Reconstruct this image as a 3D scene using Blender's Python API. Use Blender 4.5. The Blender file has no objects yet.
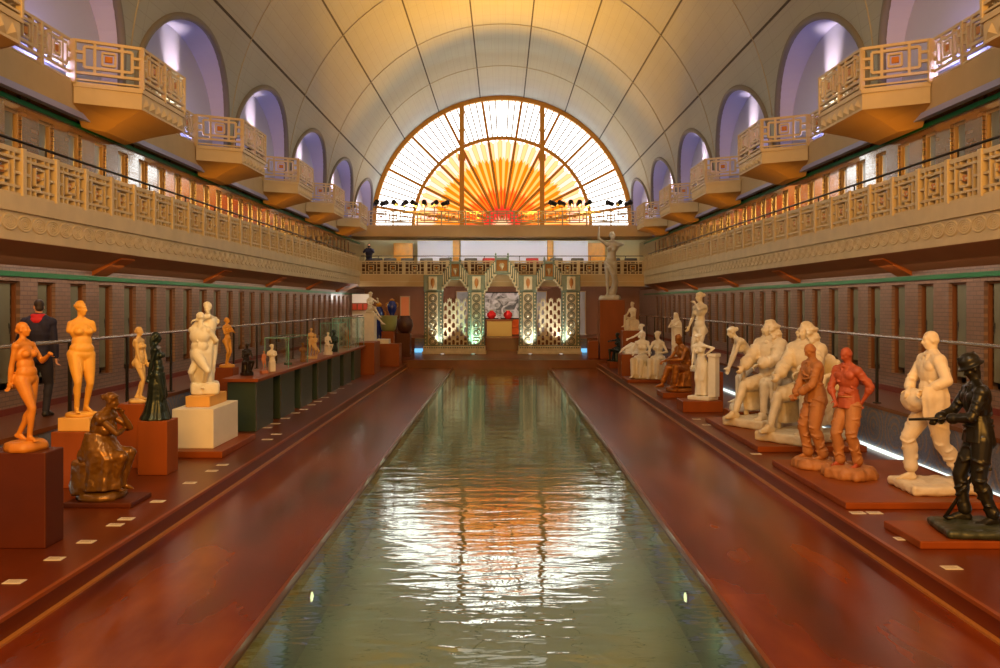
import bpy, bmesh, math, random
from mathutils import Vector, Matrix, Euler
random.seed(7)
SC = bpy.context.scene
COL = SC.collection
PI = math.pi
F, VX, VY, ZC = 880.0, 502.0, 303.0, 1.7      # focal length (px), vanishing point, eye height


def lin(v):
    v /= 255.0
    return v / 12.92 if v <= .04045 else ((v + .055) / 1.055) ** 2.4


def rgb(r, g, b):
    return (lin(r), lin(g), lin(b), 1.0)


# ---------------------------------------------------------------- materials
def new_mat(name):
    m = bpy.data.materials.new(name)
    m.use_nodes = True
    nt = m.node_tree
    nt.nodes.clear()
    out = nt.nodes.new('ShaderNodeOutputMaterial')
    return m, nt, out


def mat(name, col, rough=.6, metal=0., var=.0, vscale=4., bump=0., bscale=30., spec=.5, coat=0., col2=None, stretch=None):
    m, nt, out = new_mat(name)
    p = nt.nodes.new('ShaderNodeBsdfPrincipled')
    nt.links.new(p.outputs[0], out.inputs[0])
    p.inputs['Base Color'].default_value = col
    p.inputs['Roughness'].default_value = rough
    p.inputs['Metallic'].default_value = metal
    p.inputs['Specular IOR Level'].default_value = spec
    p.inputs['Coat Weight'].default_value = coat
    p.inputs['Coat Roughness'].default_value = .12
    if var or bump or col2:
        tc = nt.nodes.new('ShaderNodeTexCoord')
        src = tc.outputs['Object']
        if stretch:
            mp = nt.nodes.new('ShaderNodeMapping')
            mp.inputs['Scale'].default_value = stretch
            nt.links.new(src, mp.inputs[0])
            src = mp.outputs[0]
    if var or col2:
        n = nt.nodes.new('ShaderNodeTexNoise')
        n.inputs['Scale'].default_value = vscale
        n.inputs['Detail'].default_value = 5
        nt.links.new(src, n.inputs['Vector'])
        r = nt.nodes.new('ShaderNodeValToRGB')
        c2 = col2 or tuple(x * (1 - var) for x in col[:3]) + (1,)
        r.color_ramp.elements[0].position = .35
        r.color_ramp.elements[1].position = .65
        r.color_ramp.elements[0].color = c2
        r.color_ramp.elements[1].color = col
        nt.links.new(n.outputs[0], r.inputs[0])
        nt.links.new(r.outputs[0], p.inputs['Base Color'])
    if bump:
        n2 = nt.nodes.new('ShaderNodeTexNoise')
        n2.inputs['Scale'].default_value = bscale
        n2.inputs['Detail'].default_value = 4
        nt.links.new(src, n2.inputs['Vector'])
        b = nt.nodes.new('ShaderNodeBump')
        b.inputs['Strength'].default_value = bump
        b.inputs['Distance'].default_value = .02
        nt.links.new(n2.outputs[0], b.inputs['Height'])
        nt.links.new(b.outputs[0], p.inputs['Normal'])
    return m


def emit_mat(name, col, strength):
    m, nt, out = new_mat(name)
    e = nt.nodes.new('ShaderNodeEmission')
    e.inputs[0].default_value = col
    e.inputs[1].default_value = strength
    nt.links.new(e.outputs[0], out.inputs[0])
    return m


class NT:
    """tiny helper for math chains"""
    def __init__(s, nt):
        s.nt = nt

    def m(s, op, a, b=None, c=None, clamp=False):
        n = s.nt.nodes.new('ShaderNodeMath')
        n.operation = op
        n.use_clamp = clamp
        for i, v in enumerate((a, b, c)):
            if v is None:
                continue
            if isinstance(v, (int, float)):
                n.inputs[i].default_value = v
            else:
                s.nt.links.new(v, n.inputs[i])
        return n.outputs[0]

    def mix(s, f, a, b):
        n = s.nt.nodes.new('ShaderNodeMix')
        n.data_type = 'RGBA'
        for k, v in ((0, f), (6, a), (7, b)):
            if isinstance(v, (int, float, tuple)):
                n.inputs[k].default_value = v
            else:
                s.nt.links.new(v, n.inputs[k])
        return n.outputs[2]


# ---------------------------------------------------------------- mesh builder
class MB:
    def __init__(s):
        s.v = []
        s.f = []

    def add(s, vs, fs):
        b = len(s.v)
        s.v.extend([tuple(v) for v in vs])
        s.f.extend([tuple(b + i for i in f) for f in fs])
        return s

    def box(s, x0, x1, y0, y1, z0, z1, M=None):
        vs = [Vector((x, y, z)) for z in (z0, z1) for y in (y0, y1) for x in (x0, x1)]
        if M:
            vs = [M @ v for v in vs]
        s.add(vs, [(0, 2, 3, 1), (4, 5, 7, 6), (0, 1, 5, 4), (2, 6, 7, 3), (0, 4, 6, 2), (1, 3, 7, 5)])
        return s

    def bevbox(s, x0, x1, y0, y1, z0, z1, b=.01):
        """box whose eight corners and twelve edges are chamfered"""
        b = min(b, (x1 - x0) * .45, (y1 - y0) * .45, (z1 - z0) * .45)
        bm = bmesh.new()
        bmesh.ops.create_cube(bm, size=1)
        for v in bm.verts:
            v.co = Vector((x0 + (v.co.x + .5) * (x1 - x0), y0 + (v.co.y + .5) * (y1 - y0), z0 + (v.co.z + .5) * (z1 - z0)))
        bmesh.ops.bevel(bm, geom=list(bm.edges), offset=b, segments=2, affect='EDGES', profile=.5)
        bm.verts.index_update()
        s.add([v.co for v in bm.verts], [[v.index for v in f.verts] for f in bm.faces])
        bm.free()
        return s

    def tube(s, p, q, r1, r2=None, n=10, caps=True):
        r2 = r1 if r2 is None else r2
        p, q = Vector(p), Vector(q)
        d = q - p
        if d.length < 1e-6:
            return s
        M = d.to_track_quat('Z', 'Y').to_matrix()
        vs = []
        for c, r in ((p, r1), (q, r2)):
            for i in range(n):
                a = 2 * PI * i / n
                vs.append(c + M @ Vector((r * math.cos(a), r * math.sin(a), 0)))
        fs = [(i, (i + 1) % n, n + (i + 1) % n, n + i) for i in range(n)]
        if caps:
            fs += [tuple(range(n - 1, -1, -1)), tuple(range(n, 2 * n))]
        return s.add(vs, fs)

    def path(s, pts, r, n=8):
        """round tube along a polyline; r number or list"""
        pts = [Vector(p) for p in pts]
        N = len(pts)
        rs = r if isinstance(r, (list, tuple)) else [r] * N
        vs = []
        up = None
        for i, p in enumerate(pts):
            t = (pts[min(i + 1, N - 1)] - pts[max(i - 1, 0)]).normalized()
            if up is None:
                up = t.orthogonal().normalized()
            up = (up - t * up.dot(t)).normalized()
            w = t.cross(up)
            for k in range(n):
                a = 2 * PI * k / n
                vs.append(p + (up * math.cos(a) + w * math.sin(a)) * rs[i])
        fs = []
        for i in range(N - 1):
            for k in range(n):
                fs.append((i * n + k, i * n + (k + 1) % n, (i + 1) * n + (k + 1) % n, (i + 1) * n + k))
        fs += [tuple(range(n - 1, -1, -1)), tuple(range((N - 1) * n, N * n))]
        return s.add(vs, fs)

    def ell(s, c, r, M=None, nu=12, nv=8):
        c = Vector(c)
        r = (r, r, r) if isinstance(r, (int, float)) else r
        vs = [Vector((0, 0, -r[2]))]
        for j in range(1, nv):
            th = -PI / 2 + PI * j / nv
            for i in range(nu):
                a = 2 * PI * i / nu
                vs.append(Vector((r[0] * math.cos(th) * math.cos(a), r[1] * math.cos(th) * math.sin(a), r[2] * math.sin(th))))
        vs.append(Vector((0, 0, r[2])))
        if M:
            vs = [M @ v for v in vs]
        vs = [c + v for v in vs]
        fs = [(0, 1 + (i + 1) % nu, 1 + i) for i in range(nu)]
        for j in range(nv - 2):
            for i in range(nu):
                a = 1 + j * nu
                fs.append((a + i, a + (i + 1) % nu, a + nu + (i + 1) % nu, a + nu + i))
        a = 1 + (nv - 2) * nu
        fs += [(a + i, a + (i + 1) % nu, len(vs) - 1) for i in range(nu)]
        return s.add(vs, fs)

    def cap(s, p, q, r1, r2=None, n=12):
        """tapered capsule"""
        r2 = r1 if r2 is None else r2
        s.tube(p, q, r1, r2, n, True)
        s.ell(p, r1, None, n, 8)
        s.ell(q, r2, None, n, 8)
        return s

    def lathe(s, prof, c=(0, 0, 0), n=24, fold=None):
        """profile [(r,z)...] closed at both ends; fold(a, k) multiplies the radius"""
        c = Vector(c)
        vs = []
        for k, (r, z) in enumerate(prof):
            for i in range(n):
                a = 2 * PI * i / n
                rr = r * (fold(a, k) if fold else 1)
                vs.append(c + Vector((rr * math.cos(a), rr * math.sin(a), z)))
        N = len(prof)
        fs = []
        for k in range(N - 1):
            for i in range(n):
                fs.append((k * n + i, k * n + (i + 1) % n, (k + 1) * n + (i + 1) % n, (k + 1) * n + i))
        fs += [tuple(range(n - 1, -1, -1)), tuple(range((N - 1) * n, N * n))]
        return s.add(vs, fs)

    def loft(s, secs, n=28, nf=9, amp=.08, ph=0., seed=0):
        """folded cloth: secs = [(centre, rx, ry, fold amount)...] from top to bottom, horizontal sections"""
        rnd = random.Random(seed)
        off = [rnd.uniform(-.5, .5) for _ in range(n)]
        vs = []
        for (c, rx, ry, fa) in secs:
            for i in range(n):
                a = 2 * PI * i / n
                w = 1 + amp * fa * (math.sin(nf * a + ph) + .5 * off[i])
                vs.append((c[0] + rx * w * math.cos(a), c[1] + ry * w * math.sin(a), c[2]))
        N = len(secs)
        fs = []
        for k in range(N - 1):
            for i in range(n):
                fs.append((k * n + (i + 1) % n, k * n + i, (k + 1) * n + i, (k + 1) * n + (i + 1) % n))
        fs += [tuple(range(n)), tuple(range(N * n - 1, (N - 1) * n - 1, -1))]
        return s.add(vs, fs)

    def extrude(s, poly, y0, y1, axis='Y'):
        """poly of (a,b) extruded: axis Y -> (x,z); axis X -> (y,z); axis Z -> (x,y)"""
        n = len(poly)

        def P(a, b, t):
            return (a, t, b) if axis == 'Y' else ((t, a, b) if axis == 'X' else (a, b, t))
        vs = [P(a, b, y0) for a, b in poly] + [P(a, b, y1) for a, b in poly]
        fs = [(i, (i + 1) % n, n + (i + 1) % n, n + i) for i in range(n)]
        fs += [tuple(range(n - 1, -1, -1)), tuple(range(n, 2 * n))]
        return s.add(vs, fs)

    def torus(s, c, R, r, M=None, n=20, m=6, sy=1.0):
        c = Vector(c)
        vs = []
        for i in range(n):
            a = 2 * PI * i / n
            for k in range(m):
                b = 2 * PI * k / m
                v = Vector(((R + r * math.cos(b)) * math.cos(a) * sy, (R + r * math.cos(b)) * math.sin(a), r * math.sin(b)))
                if M:
                    v = M @ v
                vs.append(c + v)
        fs = []
        for i in range(n):
            for k in range(m):
                fs.append((i * m + k, ((i + 1) % n) * m + k, ((i + 1) % n) * m + (k + 1) % m, i * m + (k + 1) % m))
        return s.add(vs, fs)

    def mesh(s, name, m, smooth=False, fixn=True):
        me = bpy.data.meshes.new(name)
        me.from_pydata(s.v, [], s.f)
        me.update()
        if fixn:
            bm = bmesh.new()
            bm.from_mesh(me)
            bmesh.ops.recalc_face_normals(bm, faces=bm.faces)
            bm.to_mesh(me)
            bm.free()
        if m:
            me.materials.append(m)
        if smooth:
            me.shade_smooth()
        return me

    def obj(s, name, m, parent=None, smooth=False, loc=None, rz=0):
        o = bpy.data.objects.new(name, s.mesh(name, m, smooth))
        COL.objects.link(o)
        if parent:
            o.parent = parent
        if loc:
            o.location = loc
        o.rotation_euler.z = rz
        return o

    def blend(s, name, m, parent=None, vox=.014, smooth=4, disp=0., dscale=.08, loc=None, rz=0):
        """fuse everything added into one continuous skin"""
        me = s.mesh(name, None, False)
        o = bpy.data.objects.new(name, me)
        COL.objects.link(o)
        md = o.modifiers.new('r', 'REMESH')
        md.mode = 'VOXEL'
        md.voxel_size = vox
        md.use_smooth_shade = True
        if disp:
            tx = bpy.data.textures.new(name, 'CLOUDS')
            tx.noise_scale = dscale
            dm = o.modifiers.new('d', 'DISPLACE')
            dm.texture = tx
            dm.strength = disp
            dm.mid_level = .5
        if smooth:
            sm = o.modifiers.new('s', 'SMOOTH')
            sm.factor = .5
            sm.iterations = smooth
        dg = bpy.context.evaluated_depsgraph_get()
        me2 = bpy.data.meshes.new_from_object(o.evaluated_get(dg), depsgraph=dg)
        o.modifiers.clear()
        o.data = me2
        bpy.data.meshes.remove(me)
        me2.materials.clear()
        me2.materials.append(m)
        me2.shade_smooth()
        me2.name = name
        if parent:
            o.parent = parent
        if loc:
            o.location = loc
        o.rotation_euler.z = rz
        return o


def tag(o, label=None, cat=None, group=None, kind=None):
    for k, v in (('label', label), ('category', cat), ('group', group), ('kind', kind)):
        if v:
            o[k] = v
    return o


def thing(name, label, cat, loc=(0, 0, 0), rz=0, group=None):
    o = bpy.data.objects.new(name, None)
    COL.objects.link(o)
    o.empty_display_size = .1
    o.location = loc
    o.rotation_euler.z = rz
    return tag(o, label, cat, group)


def struct(name, mb, m, smooth=False):
    return tag(mb.obj(name, m, None, smooth), kind='structure')


def inst(name, me, parent, loc=(0, 0, 0), rz=0, scale=None):
    o = bpy.data.objects.new(name, me)
    COL.objects.link(o)
    o.parent = parent
    o.location = loc
    o.rotation_euler.z = rz
    if scale:
        o.scale = scale
    return o


def kids(o):
    return [c for c in o.children]


def copy_tree(o, parent=None):
    c = o.copy()
    COL.objects.link(c)
    c.parent = parent
    for ch in kids(o):
        copy_tree(ch, c)
    return c


def at(px, py, Y):
    """world point seen at a pixel at depth Y"""
    return Vector(((px - VX) * Y / F, Y, ZC - (py - VY) * Y / F))


def on(px, py, z):
    """world point seen at a pixel on the level z"""
    Y = F * (ZC - z) / (py - VY)
    return Vector(((px - VX) * Y / F, Y, z))
# ================================================================ materials
M_plaster = mat('vault_plaster', rgb(164, 162, 146), .75, var=.06, vscale=.6)


def vault_mat():
    # pale plaster boards: faint joints along the hall and across it
    m, nt, out = new_mat('vault_boards')
    k = NT(nt)
    p = nt.nodes.new('ShaderNodeBsdfPrincipled')
    nt.links.new(p.outputs[0], out.inputs[0])
    p.inputs['Roughness'].default_value = .7
    tc = nt.nodes.new('ShaderNodeTexCoord')
    sp = nt.nodes.new('ShaderNodeSeparateXYZ')
    nt.links.new(tc.outputs['Object'], sp.inputs[0])
    a = k.m('ARCTAN2', k.m('SUBTRACT', sp.outputs[2], 6.02), sp.outputs[0])
    j1 = k.m('LESS_THAN', k.m('FRACT', k.m('MULTIPLY', a, 180 / PI / 2.4)), .045)
    j2 = k.m('LESS_THAN', k.m('FRACT', k.m('MULTIPLY', sp.outputs[1], 1 / 1.625)), .012)
    n = nt.nodes.new('ShaderNodeTexNoise')
    n.inputs['Scale'].default_value = .6
    nt.links.new(tc.outputs['Object'], n.inputs['Vector'])
    c = k.mix(n.outputs[0], rgb(154, 157, 147), rgb(166, 169, 159))
    c = k.mix(k.m('MULTIPLY', k.m('MAXIMUM', j1, j2), .3), c, rgb(110, 106, 90))
    nt.links.new(c, p.inputs['Base Color'])
    return m


M_niche = mat('niche_paint', rgb(192, 194, 222), .8, var=.04, vscale=.5)
M_seam = mat('seam_dark', rgb(48, 42, 34), .8)
M_rib = mat('rib_plaster', rgb(172, 164, 140), .7)
M_archi = mat('archivolt', rgb(118, 114, 106), .7)
M_stone = mat('cream_stone', rgb(216, 196, 154), .55, var=.12, vscale=2.2, bump=.12, bscale=40)
M_stone_up = mat('cream_stone_upper', rgb(214, 192, 148), .55, var=.1, vscale=2.2, bump=.1, bscale=40)
M_beige = mat('beige_fascia', rgb(204, 174, 126), .6, var=.08, vscale=2)
M_tile_amber = mat('amber_tile', rgb(196, 120, 26), .3)
M_soffit = mat('soffit_brown', rgb(168, 112, 66), .7, var=.1, vscale=1)
M_doorlow = mat('cabin_door_dark', rgb(122, 124, 104), .25, var=.2, vscale=1.5)
M_jamblow = mat('cabin_jamb_brown', rgb(112, 68, 36), .5)
M_dark = mat('dark_void', rgb(40, 32, 26), .8)
M_green = mat('green_band', rgb(20, 104, 58), .4)
M_door = mat('cabin_door', rgb(120, 122, 104), .3, var=.12, vscale=1.5, coat=1.0)
M_doorcream = mat('cabin_jamb', rgb(196, 160, 110), .5)
M_iron = mat('dark_iron', rgb(40, 38, 36), .4, metal=.6)
M_steel = mat('rail_steel', rgb(165, 160, 150), .25, metal=.9)
M_black = mat('black_lamp', rgb(22, 20, 20), .45)
M_wood = mat('red_wood', rgb(112, 46, 8), .35, var=.35, vscale=1.4, coat=.1, spec=.35, bump=.05, bscale=12, stretch=(1, .25, 1))
M_padwood = mat('plinth_wood', rgb(144, 68, 16), .45, var=.18, vscale=2.5, spec=.3, stretch=(1, 1, .3))
M_darkwood = mat('plinth_dark_wood', rgb(86, 34, 8), .45, var=.18, vscale=2.5, spec=.3)
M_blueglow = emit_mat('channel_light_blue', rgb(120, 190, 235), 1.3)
M_strip = emit_mat('light_strip', rgb(225, 235, 225), 1.6)


def brick_mat(name, c1, c2, mortar, rough=.14, coat=1.0):
    m, nt, out = new_mat(name)
    p = nt.nodes.new('ShaderNodeBsdfPrincipled')
    nt.links.new(p.outputs[0], out.inputs[0])
    tc = nt.nodes.new('ShaderNodeTexCoord')
    sp = nt.nodes.new('ShaderNodeSeparateXYZ')
    nt.links.new(tc.outputs['Object'], sp.inputs[0])
    cb = nt.nodes.new('ShaderNodeCombineXYZ')
    nt.links.new(sp.outputs[1], cb.inputs[0])
    nt.links.new(sp.outputs[2], cb.inputs[1])
    b = nt.nodes.new('ShaderNodeTexBrick')
    b.inputs['Scale'].default_value = 1.0
    b.inputs['Color1'].default_value = c1
    b.inputs['Color2'].default_value = c2
    b.inputs['Mortar'].default_value = mortar
    b.inputs['Mortar Size'].default_value = .008
    b.inputs['Brick Width'].default_value = .2
    b.inputs['Row Height'].default_value = .07
    nt.links.new(cb.outputs[0], b.inputs['Vector'])
    nt.links.new(b.outputs['Color'], p.inputs['Base Color'])
    inv = nt.nodes.new('ShaderNodeMath')
    inv.operation = 'SUBTRACT'
    inv.inputs[0].default_value = 1
    nt.links.new(b.outputs['Fac'], inv.inputs[1])
    nz = nt.nodes.new('ShaderNodeTexNoise')
    nz.inputs['Scale'].default_value = 5
    nt.links.new(cb.outputs[0], nz.inputs['Vector'])
    ad = nt.nodes.new('ShaderNodeMath')
    ad.operation = 'MULTIPLY_ADD'
    ad.inputs[1].default_value = .8
    nt.links.new(nz.outputs[0], ad.inputs[0])
    nt.links.new(inv.outputs[0], ad.inputs[2])
    bp = nt.nodes.new('ShaderNodeBump')
    bp.inputs['Strength'].default_value = .22
    bp.inputs['Distance'].default_value = .006
    nt.links.new(ad.outputs[0], bp.inputs['Height'])
    nt.links.new(bp.outputs[0], p.inputs['Normal'])
    nt.links.new(bp.outputs[0], p.inputs['Coat Normal'])
    p.inputs['Roughness'].default_value = rough
    p.inputs['Specular IOR Level'].default_value = .9
    p.inputs['Coat Weight'].default_value = coat
    p.inputs['Coat Roughness'].default_value = .06
    p.inputs['Coat IOR'].default_value = 1.5 + coat
    return m


M_brick_up = brick_mat('glazed_brick_upper', rgb(150, 112, 80), rgb(126, 92, 66), rgb(86, 66, 50))
M_brick_low = brick_mat('glazed_brick_lower', rgb(138, 110, 92), rgb(122, 98, 84), rgb(96, 76, 66), rough=.4, coat=.12)


def mosaic_mat():
    m, nt, out = new_mat('blue_gold_mosaic')
    k = NT(nt)
    p = nt.nodes.new('ShaderNodeBsdfPrincipled')
    nt.links.new(p.outputs[0], out.inputs[0])
    tc = nt.nodes.new('ShaderNodeTexCoord')
    sp = nt.nodes.new('ShaderNodeSeparateXYZ')
    nt.links.new(tc.outputs['Object'], sp.inputs[0])
    # repeating concentric circles of gold on blue
    y = k.m('SUBTRACT', k.m('FRACT', k.m('MULTIPLY', sp.outputs[1], 1.25)), .5)
    z = k.m('MULTIPLY', k.m('ADD', sp.outputs[2], .36), 1.25)
    r = k.m('SQRT', k.m('ADD', k.m('MULTIPLY', y, y), k.m('MULTIPLY', z, z)))
    ring = k.m('GREATER_THAN', k.m('SINE', k.m('MULTIPLY', r, 46)), .35)
    v = nt.nodes.new('ShaderNodeTexVoronoi')
    v.inputs['Scale'].default_value = 40
    nt.links.new(tc.outputs['Object'], v.inputs['Vector'])
    nz = nt.nodes.new('ShaderNodeTexNoise')
    nz.inputs['Scale'].default_value = 3
    nt.links.new(tc.outputs['Object'], nz.inputs['Vector'])
    f = k.m('MULTIPLY', ring, k.m('GREATER_THAN', nz.outputs[0], .45))
    base = k.mix(v.outputs['Distance'], rgb(124, 132, 150), rgb(80, 92, 118))
    c = k.mix(k.m('MULTIPLY', f, .4), base, rgb(170, 130, 60))
    nt.links.new(c, p.inputs['Base Color'])
    p.inputs['Roughness'].default_value = .3
    return m


M_mosaic = mosaic_mat()


def floor_mat():
    m, nt, out = new_mat('red_wood_deck')
    k = NT(nt)
    p = nt.nodes.new('ShaderNodeBsdfPrincipled')
    p.inputs['Specular IOR Level'].default_value = .35
    nt.links.new(p.outputs[0], out.inputs[0])
    tc = nt.nodes.new('ShaderNodeTexCoord')
    mp = nt.nodes.new('ShaderNodeMapping')
    mp.inputs['Scale'].default_value = (1, .3, 1)
    nt.links.new(tc.outputs['Object'], mp.inputs[0])
    n1 = nt.nodes.new('ShaderNodeTexNoise')
    n1.inputs['Scale'].default_value = 1.3
    n1.inputs['Detail'].default_value = 4
    nt.links.new(mp.outputs[0], n1.inputs['Vector'])
    r = nt.nodes.new('ShaderNodeValToRGB')
    e = r.color_ramp.elements
    e[0].position, e[0].color = .3, rgb(72, 27, 6)
    e[1].position, e[1].color = .7, rgb(152, 74, 16)
    x = e.new(.5)
    x.color = rgb(120, 48, 8)
    nt.links.new(n1.outputs[0], r.inputs[0])
    # board-to-board tone: one random value per long board
    k = NT(nt)
    sp = nt.nodes.new('ShaderNodeSeparateXYZ')
    nt.links.new(tc.outputs['Object'], sp.inputs[0])
    cb = nt.nodes.new('ShaderNodeCombineXYZ')
    nt.links.new(k.m('FLOOR', k.m('MULTIPLY', sp.outputs[0], 1.6)), cb.inputs[0])
    nt.links.new(k.m('FLOOR', k.m('MULTIPLY', sp.outputs[1], .5)), cb.inputs[1])
    wn = nt.nodes.new('ShaderNodeTexWhiteNoise')
    nt.links.new(cb.outputs[0], wn.inputs['Vector'])
    nt.links.new(k.mix(k.m('MULTIPLY', wn.outputs[0], .22), r.outputs[0], rgb(70, 24, 6)), p.inputs['Base Color'])
    p.inputs['Roughness'].default_value = .25
    return m


M_deck = floor_mat()


def water_mat():
    m, nt, out = new_mat('pool_water')
    k = NT(nt)
    tc = nt.nodes.new('ShaderNodeTexCoord')
    hs = []
    for sc, st, det in ((2.1, (.55, 1.5, 1), 2), (5.2, (.5, 1.5, 1), 2)):
        mp = nt.nodes.new('ShaderNodeMapping')
        mp.inputs['Scale'].default_value = st
        nt.links.new(tc.outputs['Object'], mp.inputs[0])
        n = nt.nodes.new('ShaderNodeTexNoise')
        n.inputs['Scale'].default_value = sc
        n.inputs['Detail'].default_value = det
        n.inputs['Distortion'].default_value = .6
        nt.links.new(mp.outputs[0], n.inputs['Vector'])
        hs.append(n.outputs[0])
    h = k.m('ADD', hs[0], k.m('MULTIPLY', hs[1], .3))
    b = nt.nodes.new('ShaderNodeBump')
    b.inputs['Strength'].default_value = WATER_BUMP
    b.inputs['Distance'].default_value = .1
    nt.links.new(h, b.inputs['Height'])
    g = nt.nodes.new('ShaderNodeBsdfGlossy')
    g.inputs['Roughness'].default_value = .02
    g.inputs['Color'].default_value = (.93, .95, .9, 1)
    nt.links.new(b.outputs[0], g.inputs['Normal'])
    t = nt.nodes.new('ShaderNodeBsdfTransparent')
    t.inputs['Color'].default_value = rgb(226, 234, 208)
    fr = nt.nodes.new('ShaderNodeFresnel')
    fr.inputs['IOR'].default_value = WATER_IOR
    nt.links.new(b.outputs[0], fr.inputs['Normal'])
    mx = nt.nodes.new('ShaderNodeMixShader')
    ge = nt.nodes.new('ShaderNodeNewGeometry')
    nt.links.new(k.m('MULTIPLY', k.m('MULTIPLY_ADD', fr.outputs[0], 1.0, .06, True), k.m('SUBTRACT', 1, ge.outputs['Backfacing'])), mx.inputs[0])
    nt.links.new(t.outputs[0], mx.inputs[1])
    nt.links.new(g.outputs[0], mx.inputs[2])
    nt.links.new(mx.outputs[0], out.inputs[0])
    return m


WATER_BUMP, WATER_IOR = .085, 2.7
M_water = water_mat()
M_basin = mat('pool_basin', rgb(92, 126, 116), .6, var=.2, vscale=1.2)

# ================================================================ main dimensions
A = 6.85            # lower balustrade line
XW = 7.5            # glazed brick walls
XB, XF = 6.3, 7.25   # balcony front, upper gallery fascia
R, YWIN, ZSPR = 7.4, 50.0, 6.02
Y0S = 5.0           # near end of the side structures
YE = 42.4           # end galleries
ZP, ZD, ZWAT = -.75, -.945, -.99
XPE = 3.89          # edge of the statue platform
XPL, XPR = -2.015, 1.945
XG = 6.25           # mosaic channel wall

# ---------------------------------------------------------------- floors, pool
YST = 35.8          # end stage
mb = MB()
mb.box(-XPE, XPL, -3, YST, ZD - .25, ZD)
mb.box(XPR, XPE, -3, YST, ZD - .25, ZD)
mb.box(XPL, XPR, -3, 3.2, ZD - .25, ZD)
struct('floor', mb, M_deck)
for s, nm in ((-1, 'left'), (1, 'right')):
    mb = MB()
    mb.box(*sorted((s * XPE, s * XG)), 2, YST, ZD - .2, ZP)
    struct('floor_platform_' + nm, mb, M_wood)
    # step edge nosing and the thin bright line at the foot of the step
    mb = MB()
    mb.box(*sorted((s * (XPE - .012), s * (XPE + .03))), 2, YST, ZP - .03, ZP + .004)
    struct('trim_' + ('1' if s < 0 else '2'), mb, mat('step_nosing', rgb(150, 78, 34), .35))
    mb = MB()
    mb.box(*sorted((s * (XPE - .05), s * XPE)), 2, YST, ZD, ZD + .02)
    struct('trim_' + ('3' if s < 0 else '4'), mb, mat('step_foot_strip', rgb(178, 120, 60), .3))
    # mosaic channel wall, corridor floor
    mb = MB()
    mb.box(*sorted((s * XG, s * (XG + .1))), 2, YE, ZP - .2, -.06)
    struct('wall_mosaic_' + nm, mb, M_mosaic)
    mb = MB()
    mb.box(*sorted((s * (XG - .06), s * XG)), 2, 41, ZP, ZP + .05)
    struct('trim_' + ('5' if s < 0 else '6'), mb, M_strip)
    mb = MB()
    mb.box(*sorted((s * (XG - .02), s * 9.6)), 2, 48, -.06, 0)
    struct('floor_corridor_' + nm, mb, mat('corridor_floor', rgb(112, 62, 30), .3, var=.15, vscale=1.2, coat=.3))
# pool
mb = MB()
mb.box(XPL - .02, XPR + .02, 3.2, YST, -1.75, -1.65)
mb.box(XPL - .1, XPL - .01, 3.2, YST, -1.75, ZD - .26)
mb.box(XPR + .01, XPR + .1, 3.2, YST, -1.75, ZD - .26)
mb.box(XPL - .01, XPL + .1, 3.2, YST, -1.75, ZWAT - .05)
mb.box(XPR - .1, XPR + .01, 3.2, YST, -1.75, ZWAT - .05)
mb.box(XPL, XPR, 3.1, 3.2, -1.75, ZD - .02)
struct('floor_pool_basin', mb, M_basin)
for x in (XPL, XPR):
    mb = MB()
    s = 1 if x > 0 else -1
    mb.box(*sorted((x - s * .004, x + s * .035)), 3.2, YST, ZWAT - .02, ZD + .006)
    struct('trim_' + ('8' if s > 0 else '7'), mb, mat('pool_edge', rgb(120, 62, 20), .35))
mb = MB()
nx, ny = 2, 2
mb.add([(XPL, 3.2, ZWAT), (XPR, 3.2, ZWAT), (XPR, YST, ZWAT), (XPL, YST, ZWAT)], [(0, 1, 2, 3)])
tag(mb.obj('pool_water', M_water), 'rippled green pool water reflecting the sunburst window', 'water', kind='stuff')
for i, (px, py) in enumerate(((260, 655), (312, 575.5), (734, 656), (683, 576))):
    p = on(px, py, ZWAT)
    s = -1 if p.x < 0 else 1
    o = thing('pool_light', 'small round lamp under water by the pool edge, ' + ('near left', 'farther left', 'near right', 'farther right')[i], 'pool lamp', (s * (1.9 if s < 0 else 1.83), p.y, -1.2), 0, 'lamps under the pool edges')
    mb = MB()
    mb.lathe([(.0, 0), (.06, .0), (.062, .02), (.0, .021)], n=16)
    b = mb.obj('bezel', M_steel, o)
    b.rotation_euler.y = -s * PI / 2
    mb = MB()
    mb.ell((0, 0, .02), (.048, .048, .018))
    b = mb.obj('lens', emit_mat('pool_lens', rgb(235, 240, 190), 2.5), o)
    b.rotation_euler.y = -s * PI / 2

# end stage
mb = MB()
mb.box(-XPE - 2.4, XPE + 2.4, YST, 43.2, -1.8, -.62)
struct('floor_stage', mb, M_wood)
mb = MB()
mb.box(-9.6, 9.6, 43.2, 48.2, -1.1, -.02)
struct('floor_end', mb, mat('end_floor', rgb(104, 52, 26), .35, coat=.3))

# ---------------------------------------------------------------- side walls with cabin openings
door_n = [0]


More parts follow.
